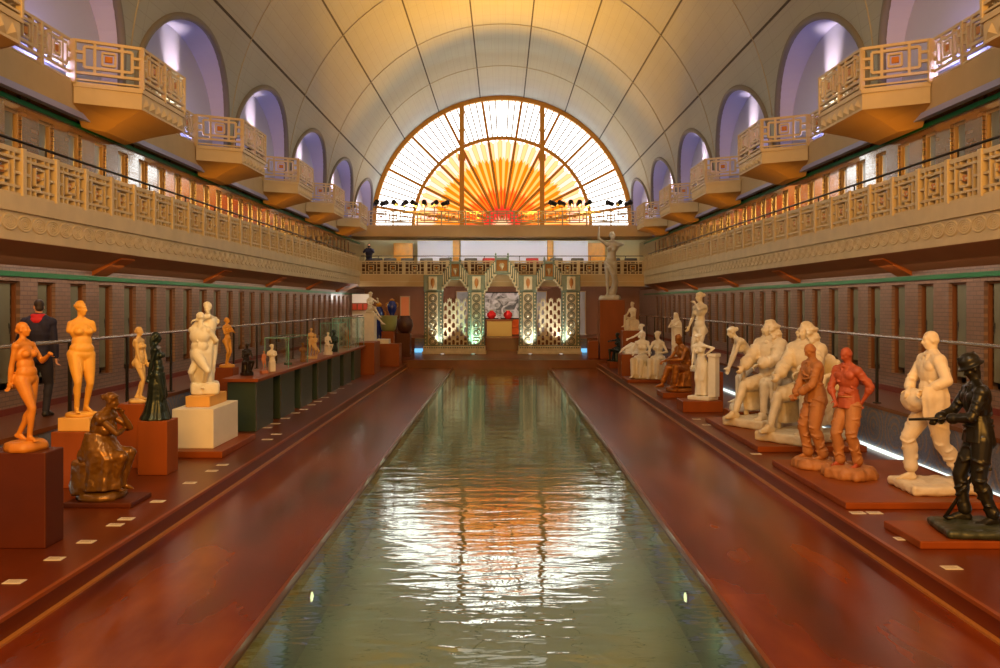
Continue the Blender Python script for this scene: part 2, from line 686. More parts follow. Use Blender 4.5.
def side_wall(s, nm, z0, z1, op0, op1, ys, w, m, door_m, jamb_m):
    """glazed brick wall with a cabin opening at every y in ys"""
    mb = MB()
    xa, xb = sorted((s * XW, s * (XW + .22)))
    mb.box(xa, xb, Y0S, 48, z0, op0)
    mb.box(xa, xb, Y0S, 48, op1, z1)
    y = Y0S
    for a in ys:
        mb.box(xa, xb, y, a, op0, op1)
        y = a + w
    mb.box(xa, xb, y, 48, op0, op1)
    struct(nm, mb, m)
    mb = MB()
    mb.box(*sorted((s * (XW + 1.2), s * (XW + 1.3))), Y0S, 48, z0, z1)
    mb.box(*sorted((s * (XW + .2), s * (XW + 1.3))), Y0S, 48, z1 - .02, z1 + .02)
    struct(nm + '_back', mb, mat('cabin_back', rgb(92, 78, 60), .6))
    fr, pn, kn = MB(), MB(), MB()
    fr.box(-.03, .03, 0, .035, 0, op1 - op0)
    fr.box(-.03, .03, w - .035, w, 0, op1 - op0)
    fr.box(-.03, .03, .035, w - .035, op1 - op0 - .04, op1 - op0)
    pn.box(-.015, .015, .035, w * .74, .12, op1 - op0 - .04)
    pn.box(-.022, .022, .08, w * .66, .25, .95)
    pn.box(-.022, .022, .08, w * .66, 1.05, op1 - op0 - .14)
    kn.ell((0, w * .68, .95), .022)
    kn.box(-.025, .025, w * .665, w * .695, .87, 1.03)
    mf, mp_, mk = fr.mesh('frame', jamb_m), pn.mesh('panel', door_m), kn.mesh('handle', M_iron)
    for a in ys:
        door_n[0] += 1
        d = bpy.data.objects.new('door_%d' % door_n[0], mp_)
        COL.objects.link(d)
        d.location = (s * (XW + .09), a, op0)
        d['kind'] = 'structure'
        inst('door_frame', mf, d)
        inst('door_handle', mk, d)


YU = [13.27 + .978 * i for i in range(-5, 31)]
YL = [15.3 + 1.083 * i for i in range(-6, 26)]
for s, nm in ((-1, 'left'), (1, 'right')):
    side_wall(s, 'wall_%s_upper' % nm, 2.9, 4.97, 2.92, 4.68, YU, .475, M_brick_up, M_door, M_doorcream)
    side_wall(s, 'wall_%s' % nm, 0, 2.4, .36, 2.04, YL, .56, M_brick_low, M_doorlow, M_jamblow)
    for k, (za, zb) in enumerate(((2.11, 2.19), (4.79, 4.865))):
        mb = MB()
        mb.box(*sorted((s * (XW - .03), s * XW)), Y0S, YE + 4, za, zb)
        struct('trim_%d' % (9 + k * 2 + (s > 0)), mb, M_green)
    mb = MB()
    mb.box(*sorted((s * (XW - .025), s * XW)), Y0S, 47, 0, .1)
    struct('baseboard_' + nm, mb, mat('red_baseboard', rgb(110, 40, 20), .5))

# ---------------------------------------------------------------- lower gallery slab + frieze (profile swept along Y)
for s, nm in ((-1, 'left'), (1, 'right')):
    prof = [(A, 2.588), (A, 2.955), (A + .02, 2.96), (A + .02, 2.985), (A - .03, 2.99), (A - .03, 3.22), (A + .22, 3.22), (A + .22, 2.9),
            (XW + .02, 2.9), (XW + .02, 2.3)]
    mb = MB()
    mb.extrude([(s * x, z) for x, z in prof], Y0S, YE)
    struct('floor_gallery_' + nm, mb, M_stone)
    mb = MB()
    mb.extrude([(s * x, z) for x, z in [(A + .005, 2.58), (A + .005, 2.589), (XW, 2.3), (XW, 2.28)]], Y0S, YE)
    struct('ceiling_corridor_' + nm, mb, M_soffit)
    # beams under the soffit
    k = 0
    for yb in (16.4, 22.4, 28.2, 34, 40):
        mb = MB()
        mb.extrude([(s * x, z) for x, z in [(A + .12, 2.56), (A + .12, 2.5), (XW, 2.2), (XW, 2.3)]], yb - .3, yb + .3)
        struct('beam_%s_%d' % (nm, k), mb, mat('beam_amber', rgb(180, 96, 20), .6))
        k += 1
    # concentric ring frieze
    mb = MB()
    Mr = Matrix.Rotation(PI / 2, 3, 'Y')
    per = .393
    n = int((YE - 9) / per)
    for i in range(n):
        y = 9 + per * i + .1
        zc = 2.835
        for rr, th in ((.106, .02), (.074, .017), (.044, .015)):
            # elongated rings, as the frieze shows them
            vs, fs = [], []
            seg, m_ = 18, 5
            for a in range(seg):
                t = 2 * PI * a / seg
                for b in range(m_):
                    u = 2 * PI * b / m_
                    vs.append((s * (A - th * math.sin(u) * .8), y + (rr + th * math.cos(u)) * math.cos(t) * 1.72, zc + (rr + th * math.cos(u)) * math.sin(t)))
            for a in range(seg):
                for b in range(m_):
                    fs.append((a * m_ + b, ((a + 1) % seg) * m_ + b, ((a + 1) % seg) * m_ + (b + 1) % m_, a * m_ + (b + 1) % m_))
            mb.add(vs, fs)
        mb.ell((s * A, y, zc), (.014, .05, .03), None, 10, 6)
    struct('trim_%d' % (13 + (s > 0)), mb, M_stone, True)
    # upper gallery slab and fascia lip
    prof = [(XF, 4.94), (XF, 5.45), (XF + .12, 5.45), (XF + .12, 5.25), (R + .9, 5.25), (R + .9, 4.97), (XF + .12, 4.97), (XF + .12, 4.94)]
    mb = MB()
    mb.extrude([(s * x, z) for x, z in prof], Y0S, YE)
    struct('floor_upper_gallery_' + nm, mb, M_beige)
    mb = MB()
    mb.box(*sorted((s * (XF - .025), s * (XF + .1))), Y0S, YE, 4.875, 4.975)
    struct('trim_%d' % (15 + (s > 0)), mb, mat('lilac_lip', rgb(160, 164, 206), .4))
# downlights in both soffits: pairs of small black cans
k = 0
for s in (-1, 1):
    for lvl, x, z, step in (('upper', XF + .13, 4.97, 2.0), ('lower', A + .55, 2.435, 2.2)):
        y = 12.0
        while y < 40:
            o = thing('downlight', 'small black twin downlight under the %s gallery ceiling on the %s, about %d metres along' % (lvl, 'left' if s < 0 else 'right', round(y)), 'ceiling lamp', (s * x, y, z), 0, 'downlights under the %s %s gallery' % (lvl, 'left' if s < 0 else 'right'))
            mb = MB()
            for dy in (-.14, .14):
                mb.lathe([(.02, 0), (.032, -.01), (.034, -.06), (.028, -.062), (.024, -.02)], (0, dy, 0), 12)
            mb.box(-.025, .025, -.18, .18, -.012, .0)
            mb.obj('lamp_housing', M_black, o)
            k += 1
            y += step

# ---------------------------------------------------------------- end galleries
mb = MB()
mb.box(-A - .05, A + .05, YE, YE + .25, 2.5, 3.1)
mb.box(-XW - .2, XW + .2, YE + .25, 48.2, 2.6, 2.9)
struct('floor_gallery_end', mb, M_beige)
mb = MB()
mb.box(-A, A, YE - .03, YE, 2.72, 2.75)
mb.box(-A, A, YE - .05, YE, 3.06, 3.11)
struct('trim_17', mb, M_stone)
mb = MB()
mb.box(-XF - .1, XF + .1, YE - .2, YE, 4.9, 5.42)
mb.box(-XW - 1, XW + 1, YE, YWIN + .5, 5.13, 5.3)
struct('floor_upper_gallery_end', mb, M_beige)
# back walls
mb = MB()
mb.box(-9.4, 9.4, 48.0, 48.2, -1, 2.6)
struct('wall_end', mb, mat('end_wall_low', rgb(136, 84, 52), .6))
mb = MB()
mb.box(-9.4, 9.4, 48.0, 48.2, 2.9, 5.13)
struct('wall_end_upper', mb, mat('end_wall_mid', rgb(205, 195, 150), .6))

# ---------------------------------------------------------------- vault with lunettes
mb = MB()
nseg = 64
out_r = R + 1.3
prof = [(-R, 5.2)] + [(-R * math.cos(PI * i / nseg), ZSPR + R * math.sin(PI * i / nseg)) for i in range(nseg + 1)] + [(R, 5.2)]
prof += [(out_r, 5.2)] + [(out_r * math.cos(PI * i / 24), ZSPR + out_r * math.sin(PI * i / 24)) for i in range(25)] + [(-out_r, 5.2)]
mb.extrude(prof, -2, YWIN + .4)
vault = mb.obj('ceiling', vault_mat())
vault['kind'] = 'structure'
vault.data.materials.append(M_niche)
LUN = [7.7, 14.2, 20.7, 27.2, 33.7, 40.2, 46.75]
LB, LZ0, LRISE = 2.86, 6.3, 1.88
cut = MB()
for yc in LUN:
    b = LB
    arch = [(yc - b, 5.27)] + [(yc - b * math.cos(PI * i / 28), LZ0 + LRISE * math.sin(PI * i / 28)) for i in range(29)] + [(yc + b, 5.27)]
    for s in (-1, 1):
        cut.extrude(arch, *sorted((s * 5.5, s * (R + .36))), axis='X')
co = cut.obj('cutter', M_niche)
md = vault.modifiers.new('b', 'BOOLEAN')
md.object = co
md.operation = 'DIFFERENCE'
md.solver = 'EXACT'
md.material_mode = 'TRANSFER'
dg = bpy.context.evaluated_depsgraph_get()
me = bpy.data.meshes.new_from_object(vault.evaluated_get(dg), depsgraph=dg)
vault.modifiers.clear()
vault.data = me
bpy.data.objects.remove(co)
for f in me.polygons:
    f.use_smooth = False
# archivolts along each lunette edge
for s in (-1, 1):
    for k, yc in enumerate(LUN):
        pts = []
        for z in (5.4, 5.8):
            pts.append((s * (R - .0), yc - LB - .06, z))
        for i in range(37):
            t = PI * i / 36
            z = LZ0 + (LRISE + .06) * math.sin(t)
            y = yc - (LB + .06) * math.cos(t)
            x = math.sqrt(max(R * R - max(z - ZSPR, 0) ** 2, 0))
            pts.append((s * x, y, z))
        for z in (5.8, 5.4):
            pts.append((s * R, yc + LB + .06, z))
        mb = MB()
        mb.path(pts, .085, 8)
        struct('trim_%d' % (20 + k + (10 if s > 0 else 0)), mb, M_archi, True)
# long dark seams and thin cross ribs
mb = MB()
for kk in range(9):
    th = math.radians(9.6 + 3.8 + 19.2 * kk) if False else math.radians(90 + 9.6 + 19.2 * (kk - 5))
    if not (math.radians(20) < th < math.radians(160)):
        continue
    for sgn in (0,):
        c, sn = math.cos(th), math.sin(th)
        tx, tz = -sn, c
        p = [((R - .015) * c + tx * w, ZSPR + (R - .015) * sn + tz * w) for w in (-.03, .03)]
        q = [((R + .05) * c + tx * w, ZSPR + (R + .05) * sn + tz * w) for w in (.03, -.03)]
        mb.extrude(p + q, 0, YWIN)
struct('trim_40', mb, M_seam)
mb = MB()
for yr in [4.4 + 6.5 * i + .05 for i in range(7)]:
    for dy in (0,):
        pts = [((R - .0) * math.cos(t), yr + dy, ZSPR + (R - .0) * math.sin(t)) for t in [math.radians(6 + 168 * i / 60) for i in range(61)]]
        mb.path(pts, .022, 6)
struct('trim_41', mb, M_rib, True)

# ---------------------------------------------------------------- sunburst window


def glass_mat():
    m, nt, out = new_mat('stained_glass')
    k = NT(nt)
    tc = nt.nodes.new('ShaderNodeTexCoord')
    sp = nt.nodes.new('ShaderNodeSeparateXYZ')
    nt.links.new(tc.outputs['Object'], sp.inputs[0])
    x, z = sp.outputs[0], sp.outputs[2]
    r = k.m('DIVIDE', k.m('SQRT', k.m('ADD', k.m('MULTIPLY', x, x), k.m('MULTIPLY', z, z))), R)
    a = k.m('DIVIDE', k.m('ARCTAN2', z, x), PI)
    u = k.m('MULTIPLY', a, 60)
    fr = k.m('FRACT', u)
    odd = k.m('GREATER_THAN', k.m('FRACT', k.m('MULTIPLY', u, .5)), .5)
    tri = k.m('ABSOLUTE', k.m('SUBTRACT', fr, .5))
    rz = k.m('ADD', r, k.m('MULTIPLY', k.m('SUBTRACT', tri, .25), .07))
    coarse = k.m('ABSOLUTE', k.m('SUBTRACT', k.m('FRACT', k.m('MULTIPLY', a, 10)), .5))
    rz2 = k.m('ADD', rz, k.m('MULTIPLY', coarse, -.06))

    def ramp(stops):
        n = nt.nodes.new('ShaderNodeValToRGB')
        n.color_ramp.interpolation = 'CONSTANT'
        e = n.color_ramp.elements
        e[0].position, e[0].color = 0, stops[0][1]
        e[1].position, e[1].color = stops[1]
        for p, c in stops[2:]:
            q = e.new(p)
            q.color = c
        nt.links.new(rz2, n.inputs[0])
        return n.outputs[0]
    W = rgb(255, 255, 250)
    c1 = ramp([(0, rgb(255, 200, 150)), (.045, rgb(210, 18, 28)), (.14, rgb(236, 60, 8)), (.28, rgb(236, 110, 8)), (.5, rgb(255, 176, 112)), (.645, W)])
    c2 = ramp([(0, rgb(255, 200, 150)), (.045, rgb(210, 18, 28)), (.13, rgb(246, 108, 20)), (.26, rgb(255, 166, 80)), (.5, rgb(255, 186, 160)), (.645, W)])
    c = k.mix(odd, c1, c2)
    # lead lines
    outer = k.m('GREATER_THAN', r, .68)
    wd = k.m('DIVIDE', k.m('MULTIPLY_ADD', outer, .0008, .0009), r)
    d1 = k.m('MULTIPLY', k.m('SUBTRACT', .5, tri), 1 / 60.)
    l1 = k.m('LESS_THAN', d1, wd)
    # pointed ends of the outer strips
    tip = k.m('SUBTRACT', 1.0, k.m('ADD', r, k.m('MULTIPLY', k.m('SUBTRACT', .5, tri), .09)))
    l2 = k.m('LESS_THAN', k.m('ABSOLUTE', k.m('SUBTRACT', tip, .005)), .0035)
    ln = k.m('MAXIMUM', l1, l2)
    c = k.mix(k.m('MULTIPLY', ln, k.m('MULTIPLY_ADD', outer, .6, .35)), c, rgb(88, 62, 30))
    rim = k.m('MULTIPLY', k.m('GREATER_THAN', r, .972), .6)
    c = k.mix(rim, c, rgb(70, 140, 160))
    e = nt.nodes.new('ShaderNodeEmission')
    nt.links.new(c, e.inputs[0])
    # clear glass passes far more daylight than the coloured panes
    bl = nt.nodes.new('ShaderNodeSeparateColor')
    nt.links.new(c, bl.inputs[0])
    nt.links.new(k.m('MULTIPLY_ADD', k.m('POWER', bl.outputs[2], 2.0), WIN_W, WIN_E), e.inputs[1])
    nt.links.new(e.outputs[0], out.inputs[0])
    return m


WIN_E, WIN_W = 2.0, 2.2
RW = R * .99
win = thing('window_1', None, None, (0, YWIN, ZSPR))
win['kind'] = 'structure'
mb = MB()
seg = 72
mb.add([(0, 0, -.3)] + [(RW * math.cos(PI * i / seg), 0, RW * math.sin(PI * i / seg)) for i in range(seg + 1)] + [(-RW, 0, -.3), (RW, 0, -.3)],
       [(0, i + 2, i + 1) for i in range(seg)] + [(0, seg + 2, seg + 1), (0, 1, seg + 3)])
mb.obj('window_glass', glass_mat(), win)
M_frame = mat('gilt_frame', rgb(214, 150, 44), .4)


def arc(mb, r, w, d=.12, y=-.1, n=72):
    pr = [(r - w, y - d / 2), (r + w, y - d / 2), (r + w, y + d / 2), (r - w, y + d / 2)]
    vs, fs = [], []
    for i in range(n + 1):
        t = PI * i / n
        for rr, yy in pr:
            vs.append((rr * math.cos(t), yy, rr * math.sin(t)))
    for i in range(n):
        for k in range(4):
            fs.append((i * 4 + k, i * 4 + (k + 1) % 4, i * 4 + 4 + (k + 1) % 4, i * 4 + 4 + k))
    mb.add(vs, fs)


mb = MB()
arc(mb, R * .985, .13, .3, -.12)
mb.obj('frame_ring', M_frame, win)
mb = MB()
arc(mb, R * .68, .095)
mb.obj('inner_ring', M_frame, win)
for k in range(10):
    t = math.radians(9 + 18 * k)
    mb = MB()
    r0, r1 = R * .14, R * .97
    c, s_ = math.cos(t), math.sin(t)
    w = .075
    mb.extrude([(r0 * c - w * s_, r0 * s_ + w * c), (r0 * c + w * s_, r0 * s_ - w * c), (r1 * c + w * s_, r1 * s_ - w * c), (r1 * c - w * s_, r1 * s_ + w * c)], -.12, -.04)
    mb.obj('radial_bar', M_frame, win)
for sx in (-1, 1):
    mb = MB()
    x = sx * 40 * YWIN / F
    h = math.sqrt((R * .97) ** 2 - x * x)
    mb.box(x - .13, x + .13, -.26, -.02, -.3, h)
    mb.box(x - .2, x + .2, -.3, -.0, h * .55, h * .55 + .35)
    mb.obj('mullion', M_frame, win)
mb = MB()
mb.box(-R, R, -.1, .1, -.36, -.2)
mb.obj('window_sill', M_frame, win)
# ================================================================ balustrades
def lower_panel(w, h, t=.1):
    """cream lattice panel in the plane x=0, from y=0..w, z=0..h"""
    mb = MB()

    def H(z, y0=0, y1=1, th=.038):
        mb.box(-t / 2, t / 2, y0 * w, y1 * w, z * h - th / 2, z * h + th / 2)

    def V(y, z0=0, z1=1, th=.038):
        mb.box(-t * .48, t * .48, y * w - th / 2, y * w + th / 2, z0 * h, z1 * h)
    H(.965, th=.07), H(.03, th=.05), H(.80), H(.20)
    V(.2), V(.8)
    V(.36, 0, .2), V(.64, 0, .2), V(.36, .8, 1), V(.64, .8, 1)
    H(.5, 0, .18), H(.5, .82, 1)
    V(.36, .32, .69, .034), V(.64, .32, .69, .034), H(.33, .36, .64, .034), H(.68, .36, .64, .034), H(.5, .36, .46, .03), H(.5, .54, .64, .03), V(.5, .2, .33, .03)
    t_ = MB()
    t_.bevbox(-.04, .02, .44 * w, .56 * w, .44 * h, .58 * h, .006)
    return mb, t_


def upper_panel(w, h, t=.065):
    mb = MB()

    def H(z, y0=0, y1=1, th=.046):
        mb.box(-t / 2, t / 2, y0 * w, y1 * w, z * h - th / 2, z * h + th / 2)

    def V(y, z0=0, z1=1, th=.046):
        mb.box(-t * .48, t * .48, y * w - th / 2, y * w + th / 2, z0 * h, z1 * h)
    H(.97, th=.05), H(.2, th=.045), H(.03, th=.03)
    V(.3, .2, 1), V(.7, .2, 1)
    H(.84, .15, .85), H(.34, .15, .85), V(.15, .34, .84), V(.85, .34, .84)
    H(.7, 0, .15), H(.48, 0, .15), H(.7, .85, 1), H(.48, .85, 1)
    V(.41, .44, .74, .035), V(.6, .44, .74, .035), H(.74, .41, .6, .035), H(.44, .41, .6, .035)
    t_ = MB()
    t_.bevbox(-.025, .025, .45 * w, .56 * w, .52 * h, .67 * h, .005)
    return mb, t_


def post_mesh(h, w=.1, d=.14):
    mb = MB()
    mb.bevbox(-d / 2, d / 2, -w / 2, w / 2, 0, h, .012)
    return mb


HP = .66
PW = .952
lp, lt = lower_panel(PW - .1, HP)
me_lp, me_lt = lp.mesh('panel', M_stone), lt.mesh('tile', M_tile_amber)
pm = post_mesh(HP + .03, .11, .16)
pm.bevbox(-.095, -.075, -.03, .03, -.24, HP * .98, .006)
me_post = pm.mesh('post', M_stone)
ZB = 3.22
for s, nm in ((-1, 'left'), (1, 'right')):
    t = thing('balustrade', 'cream lattice balustrade with amber tiles along the %s lower gallery' % nm, 'balustrade', (s * (A + .06), 0, ZB), 0)
    y = 12.605 - .952 * 3
    i = 0
    while y < YE - .4:
        p = inst('post', me_post, t, (0, y, 0), 0 if s < 0 else PI)
        q = inst('panel', me_lp, t, (0, y + .05, 0))
        inst('tile', me_lt, q)
        y += PW
        i += 1
    inst('post', me_post, t, (0, y, 0), 0 if s < 0 else PI)
# end balustrade
t = thing('balustrade', 'cream lattice balustrade across the far end gallery behind the tiled portico', 'balustrade', (-A, YE + .1, ZB - .15), -PI / 2)
ew = 2 * A / 13
ep, et = lower_panel(ew - .16, HP)
me_ep, me_et = ep.mesh('panel', M_stone), et.mesh('tile', M_tile_amber)
pe = post_mesh(HP + .02, .16, .16).mesh('post', M_stone)
mb = MB()
mb.box(-.13, -.1, 0, 2 * A, 0, HP - .08)
mb.obj('backing', mat('backing_brown', rgb(84, 48, 26), .7), t)
for i in range(14):
    inst('post', pe, t, (0, i * ew, 0))
    if i < 13:
        q = inst('panel', me_ep, t, (0, i * ew + .08, 0))
        inst('tile', me_et, q)
# thin dark handrails above the balustrades
for s, nm in ((-1, 'left'), (1, 'right')):
    t = thing('handrail', 'thin dark handrail above the %s lower balustrade' % nm, 'handrail', (s * (A + .2), 0, 0))
    mb = MB()
    mb.tube((0, 9, 4.06), (0, YE, 4.06), .022)
    mb.obj('rail', M_iron, t)
    for i in range(17):
        mb = MB()
        mb.tube((0, 9.6 + 2 * i, 3.2), (0, 9.6 + 2 * i, 4.06), .016)
        mb.lathe([(.035, 0), (.03, .015)], (0, 9.6 + 2 * i, 3.22), 10)
        mb.obj('post', M_iron, t)
t = thing('handrail', 'thin dark handrail above the far end balustrade', 'handrail', (0, YE + .3, 0))
mb = MB()
mb.tube((-A, 0, 3.98), (A, 0, 3.98), .022)
mb.obj('rail', M_iron, t)
for i in range(8):
    mb = MB()
    mb.tube((-6 + i * 12 / 7, 0, 2.9), (-6 + i * 12 / 7, 0, 3.98), .016)
    mb.obj('post', M_iron, t)
# corridor steel handrails
for s, nm in ((-1, 'left'), (1, 'right')):
    t = thing('corridor_rail', 'steel handrail on thin posts along the %s corridor above the mosaic channel' % nm, 'handrail', (s * (XG + .12), 0, 0))
    mb = MB()
    mb.tube((0, 3, 1.14), (0, 40.5, 1.14), .028)
    mb.obj('rail', M_steel, t)
    for i in range(19):
        y = 5.05 + 1.98 * i
        mb = MB()
        mb.box(-.015, .015, y - .03, y + .03, -.005, 1.12)
        mb.bevbox(-.05, .05, y - .06, y + .06, -.005, .015, .004)
        mb.obj('post', M_iron, t)

# ================================================================ upper balustrade and balconies
UZ, UH = 5.46, .7
BALY = [10.5, 16.4, 22.35, 28.2, 34.0, 40.0]
NEARNESS = ('nearest', 'second', 'third', 'fourth', 'fifth', 'farthest')
SW = 1.0                         # half length of the front
CH = .55                         # how far the chamfered cheek runs back
upper_cache = {}


def up_panel(w):
    k = round(w, 2)
    if k not in upper_cache:
        p, q = upper_panel(w, UH)
        upper_cache[k] = (p.mesh('panel', M_stone_up), q.mesh('tile', M_tile_amber))
    return upper_cache[k]


me_upost = post_mesh(UH + .05, .07, .09).mesh('post', M_stone_up)


def run(t, p, q, n, ends=True):
    """panels between plan points p and q"""
    p, q = Vector(p), Vector(q)
    d = (q - p)
    L = d.length
    rz = math.atan2(-d.x, d.y)
    w = L / n
    mp_, mt_ = up_panel(w)
    for i in range(n):
        c = p + d * (i / n)
        a = inst('panel', mp_, t, (c.x, c.y, UZ), rz)
        inst('tile', mt_, a)
        if i or ends:
            inst('post', me_upost, t, (c.x, c.y, UZ - .05), rz)
    if ends:
        inst('post', me_upost, t, (q.x, q.y, UZ - .05), rz)


def zigzag(mb, s, x, y0, y1, z, h, n):
    w = (y1 - y0) / n
    for i in range(n):
        a = y0 + i * w
        mb.add([(s * x, a, z), (s * x, a + w, z), (s * (x), a + w / 2, z + h), (s * (x - .05), a + w / 2, z + h * .35)],
               [(0, 1, 3), (1, 2, 3), (2, 0, 3), (0, 2, 1)])


for s, nm in ((-1, 'left'), (1, 'right')):
    prev = 6.0
    for k, yc in enumerate(BALY):
        ya, yb = yc - SW, yc + SW
        b = thing('balcony', '%s projecting balcony on the %s upper gallery' % (NEARNESS[k] + (' cream' if k else ' part-seen amber-lit cream'), nm), 'balcony', (0, 0, 0), 0, 'balconies of the upper gallery, %s side' % nm)
        # platform: plan trapezoid
        plan = [(s * (XF - .02), ya - CH), (s * XB, ya), (s * XB, yb), (s * (XF - .02), yb + CH)]
        mb = MB()
        mb.extrude(plan, 5.08, 5.36, 'Z')
        mb.obj('fascia', M_stone_up, b)
        mb = MB()
        plan2 = [(s * (XF - .02), ya - CH - .02), (s * (XB - .03), ya - .03), (s * (XB - .03), yb + .03), (s * (XF - .02), yb + CH + .02)]
        mb.extrude(plan2, 5.36, 5.44, 'Z')
        mb.obj('coping', M_stone_up, b)
        # corbel under it: sloping inward to a foot on the wall
        top = [(s * (XF - .02), ya - CH, 5.08), (s * XB, ya, 5.08), (s * XB, yb, 5.08), (s * (XF - .02), yb + CH, 5.08)]
        foot = [(s * (XF + .16), yc - .9, 4.8), (s * (XF - .12), yc - .55, 4.78), (s * (XF - .12), yc + .55, 4.78), (s * (XF + .16), yc + .9, 4.8)]
        mid = [tuple(a[i] * .4 + c[i] * .6 for i in range(2)) + (4.92,) for a, c in zip(top, foot)]
        mb = MB()
        vs = top + mid + foot
        fs = [(0, 1, 2, 3)[::-1], (8, 9, 10, 11)]
        for j in (0, 4):
            fs += [(j + i, j + (i + 1) % 4, j + 4 + (i + 1) % 4, j + 4 + i) for i in range(4)]
        mb.add(vs, fs)
        mb.obj('corbel', mat('corbel', rgb(198, 150, 80), .6) if not (k or s > 0) else bpy.data.materials['corbel'], b)
        mb = MB()
        zigzag(mb, s, XB, ya + .04, yb - .04, 5.12, .2, 7)
        mb.obj('zigzag_frieze', M_stone_up, b)
        run(b, (s * (XF - .02), ya - CH), (s * XB, ya), 1, False)
        run(b, (s * XB, ya), (s * XB, yb), 2, True)
        run(b, (s * XB, yb), (s * (XF - .02), yb + CH), 1, False)
        for yy in (ya - CH, yb + CH):
            inst('post', me_upost, b, (s * (XF - .02), yy, UZ - .05))
        L = ya - CH - prev
        if L > .5:
            bay = ('before the nearest balcony' if not k else 'between the %s and %s balconies' % (NEARNESS[k - 1], NEARNESS[k]))
            t0 = thing('balustrade', 'cream lattice railing %s, %s upper gallery' % (bay, nm), 'balustrade', (0, 0, 0), 0, 'railings between the balconies, %s side' % nm)
            run(t0, (s * (XF + .05), prev), (s * (XF + .05), ya - CH), max(1, round(L / 1.0)), True)
        prev = yb + CH
# end railing of the upper gallery
t = thing('balustrade', 'cream lattice balustrade in front of the sunburst window', 'balustrade', (0, 0, -.03))
run(t, (-XB - .1, YE - .1), (XB + .1, YE - .1), 11, True)

# spotlights on the end railing
M_lamp_face = emit_mat('spot_lens', rgb(255, 225, 170), 1.5)
spots = [(376, 203, .3), (384, 203, .9), (395, 203, -.2), (404.5, 203, .5), (414.5, 203, -.5), (424.5, 203, 0), (434.5, 203, .6), (445, 203, .9),
         (553, 204, -.9), (562, 203, -.8), (571, 203, -.1), (579, 203, .1), (588, 204, .4), (610, 203.5, -.9), (619, 203, .2), (628, 203, .6)]
SPOT_AT = []
for i, (px, py, yaw) in enumerate(spots):
    p = at(px, py, YE - .1)
    side = 'left' if px < 502 else 'right'
    idx = i if px < 502 else i - 8
    o = thing('stage_spotlight', 'black spotlight clamped on the railing before the sunburst window, %s from the %s end' % (('first', 'second', 'third', 'fourth', 'fifth', 'sixth', 'seventh', 'eighth')[idx if px < 502 else 7 - idx], side), 'spotlight', (p.x, YE - .1, UZ - .03 + UH), 0, 'spotlights on the end railing')
    mb = MB()
    mb.tube((0, 0, -.05), (0, 0, .18), .02)
    mb.box(-.13, .13, -.02, .02, .16, .19)
    mb.box(-.14, -.12, -.02, .02, .16, .4)
    mb.box(.12, .14, -.02, .02, .16, .4)
    mb.obj('yoke', M_black, o)
    mb = MB()
    mb.lathe([(.08, -.2), (.11, -.16), (.11, .1), (.125, .12), (.125, .2), (.1, .2), (.09, .12)], n=14)
    c = mb.obj('lamp_housing', M_black, o, True, (0, 0, .36))
    c.rotation_euler = (math.radians(75), yaw * .6, yaw)
    SPOT_AT.append((p.x, YE - .5, UZ - .03 + UH + .5))
# ================================================================ tiled portico
YP = 39.9
M_pt = mat('portico_green', rgb(104, 122, 106), .35, var=.25, vscale=5, bump=.2, bscale=25)
M_pc = mat('portico_cream', rgb(212, 198, 164), .4, var=.2, vscale=5, bump=.2, bscale=25)
M_pd = mat('portico_dark', rgb(110, 112, 92), .4)
M_po = mat('portico_ochre', rgb(170, 110, 50), .4)


def X(px):
    return (px - VX) * YP / F


def Z(py):
    return ZC - (py - VY) * YP / F


port = thing('tiled_portico', 'green and cream ceramic portico of stepped arches and discs at the end of the pool', 'portico', (0, 0, 0))


def ring_disc(mb, x, y, z, r):
    Mr = Matrix.Rotation(PI / 2, 3, 'X')
    mb.torus((x, y, z), r, r * .17, Mr, 22, 6)
    mb.torus((x, y, z), r * .62, r * .12, Mr, 18, 5)
    mb.ell((x, y, z), (r * .3, r * .22, r * .3))


cols = [(424, 442.5), (467.8, 484.8), (519, 536.6), (561.8, 580)]
for ci, (xa, xb) in enumerate(cols):
    c = MB()
    c.bevbox(X(xa), X(xb), YP, YP + .55, Z(346.5), Z(291.5), .03)
    c.bevbox(X(xa) - .02, X(xb) + .02, YP - .03, YP + .58, Z(291.5), Z(275), .03)
    pier = c.obj('pier', M_pt, port)
    mb = MB()
    m_ = .35 if ci in (0, 3) else .3
    xc = (xa + xb) / 2 + (-.4 if ci in (0,) else .2)
    hw = 4.9
    mb.bevbox(X(xc - hw), X(xc + hw), YP - .05, YP + .02, Z(345), Z(292.5), .012)
    pan = mb.obj('disc_panel', M_pc, pier)
    for k in range(6):
        d = MB()
        ring_disc(d, X(xc), YP - .06, Z(298.2 + k * 8.6), .165)
        d.obj('disc', M_pd, port, True)
        d = MB()
        d.ell((X(xc), YP - .07, Z(298.2 + k * 8.6)), (.06, .05, .06))
        d.obj('boss', M_pc, port, True)
    # studs down both edges
    mb = MB()
    for sx in (xa + 1.6, xb - 1.6):
        for k in range(16):
            mb.ell((X(sx), YP - .01, Z(293.5 + k * 3.4)), .03, None, 8, 6)
    mb.obj('studs', M_pc, pier, True)
    # plaque with a brown oval
    mb = MB()
    mb.bevbox(X(xc - 4.2), X(xc + 4.2), YP - .07, YP + .02, Z(289.5), Z(276.5), .012)
    pq = mb.obj('plaque', M_pc, port)
    mb = MB()
    mb.ell((X(xc), YP - .08, Z(282.5)), (.09, .04, .2))
    mb.ell((X(xc), YP - .08, Z(287)), (.03, .03, .07))
    mb.obj('oval', M_po, pq, True)
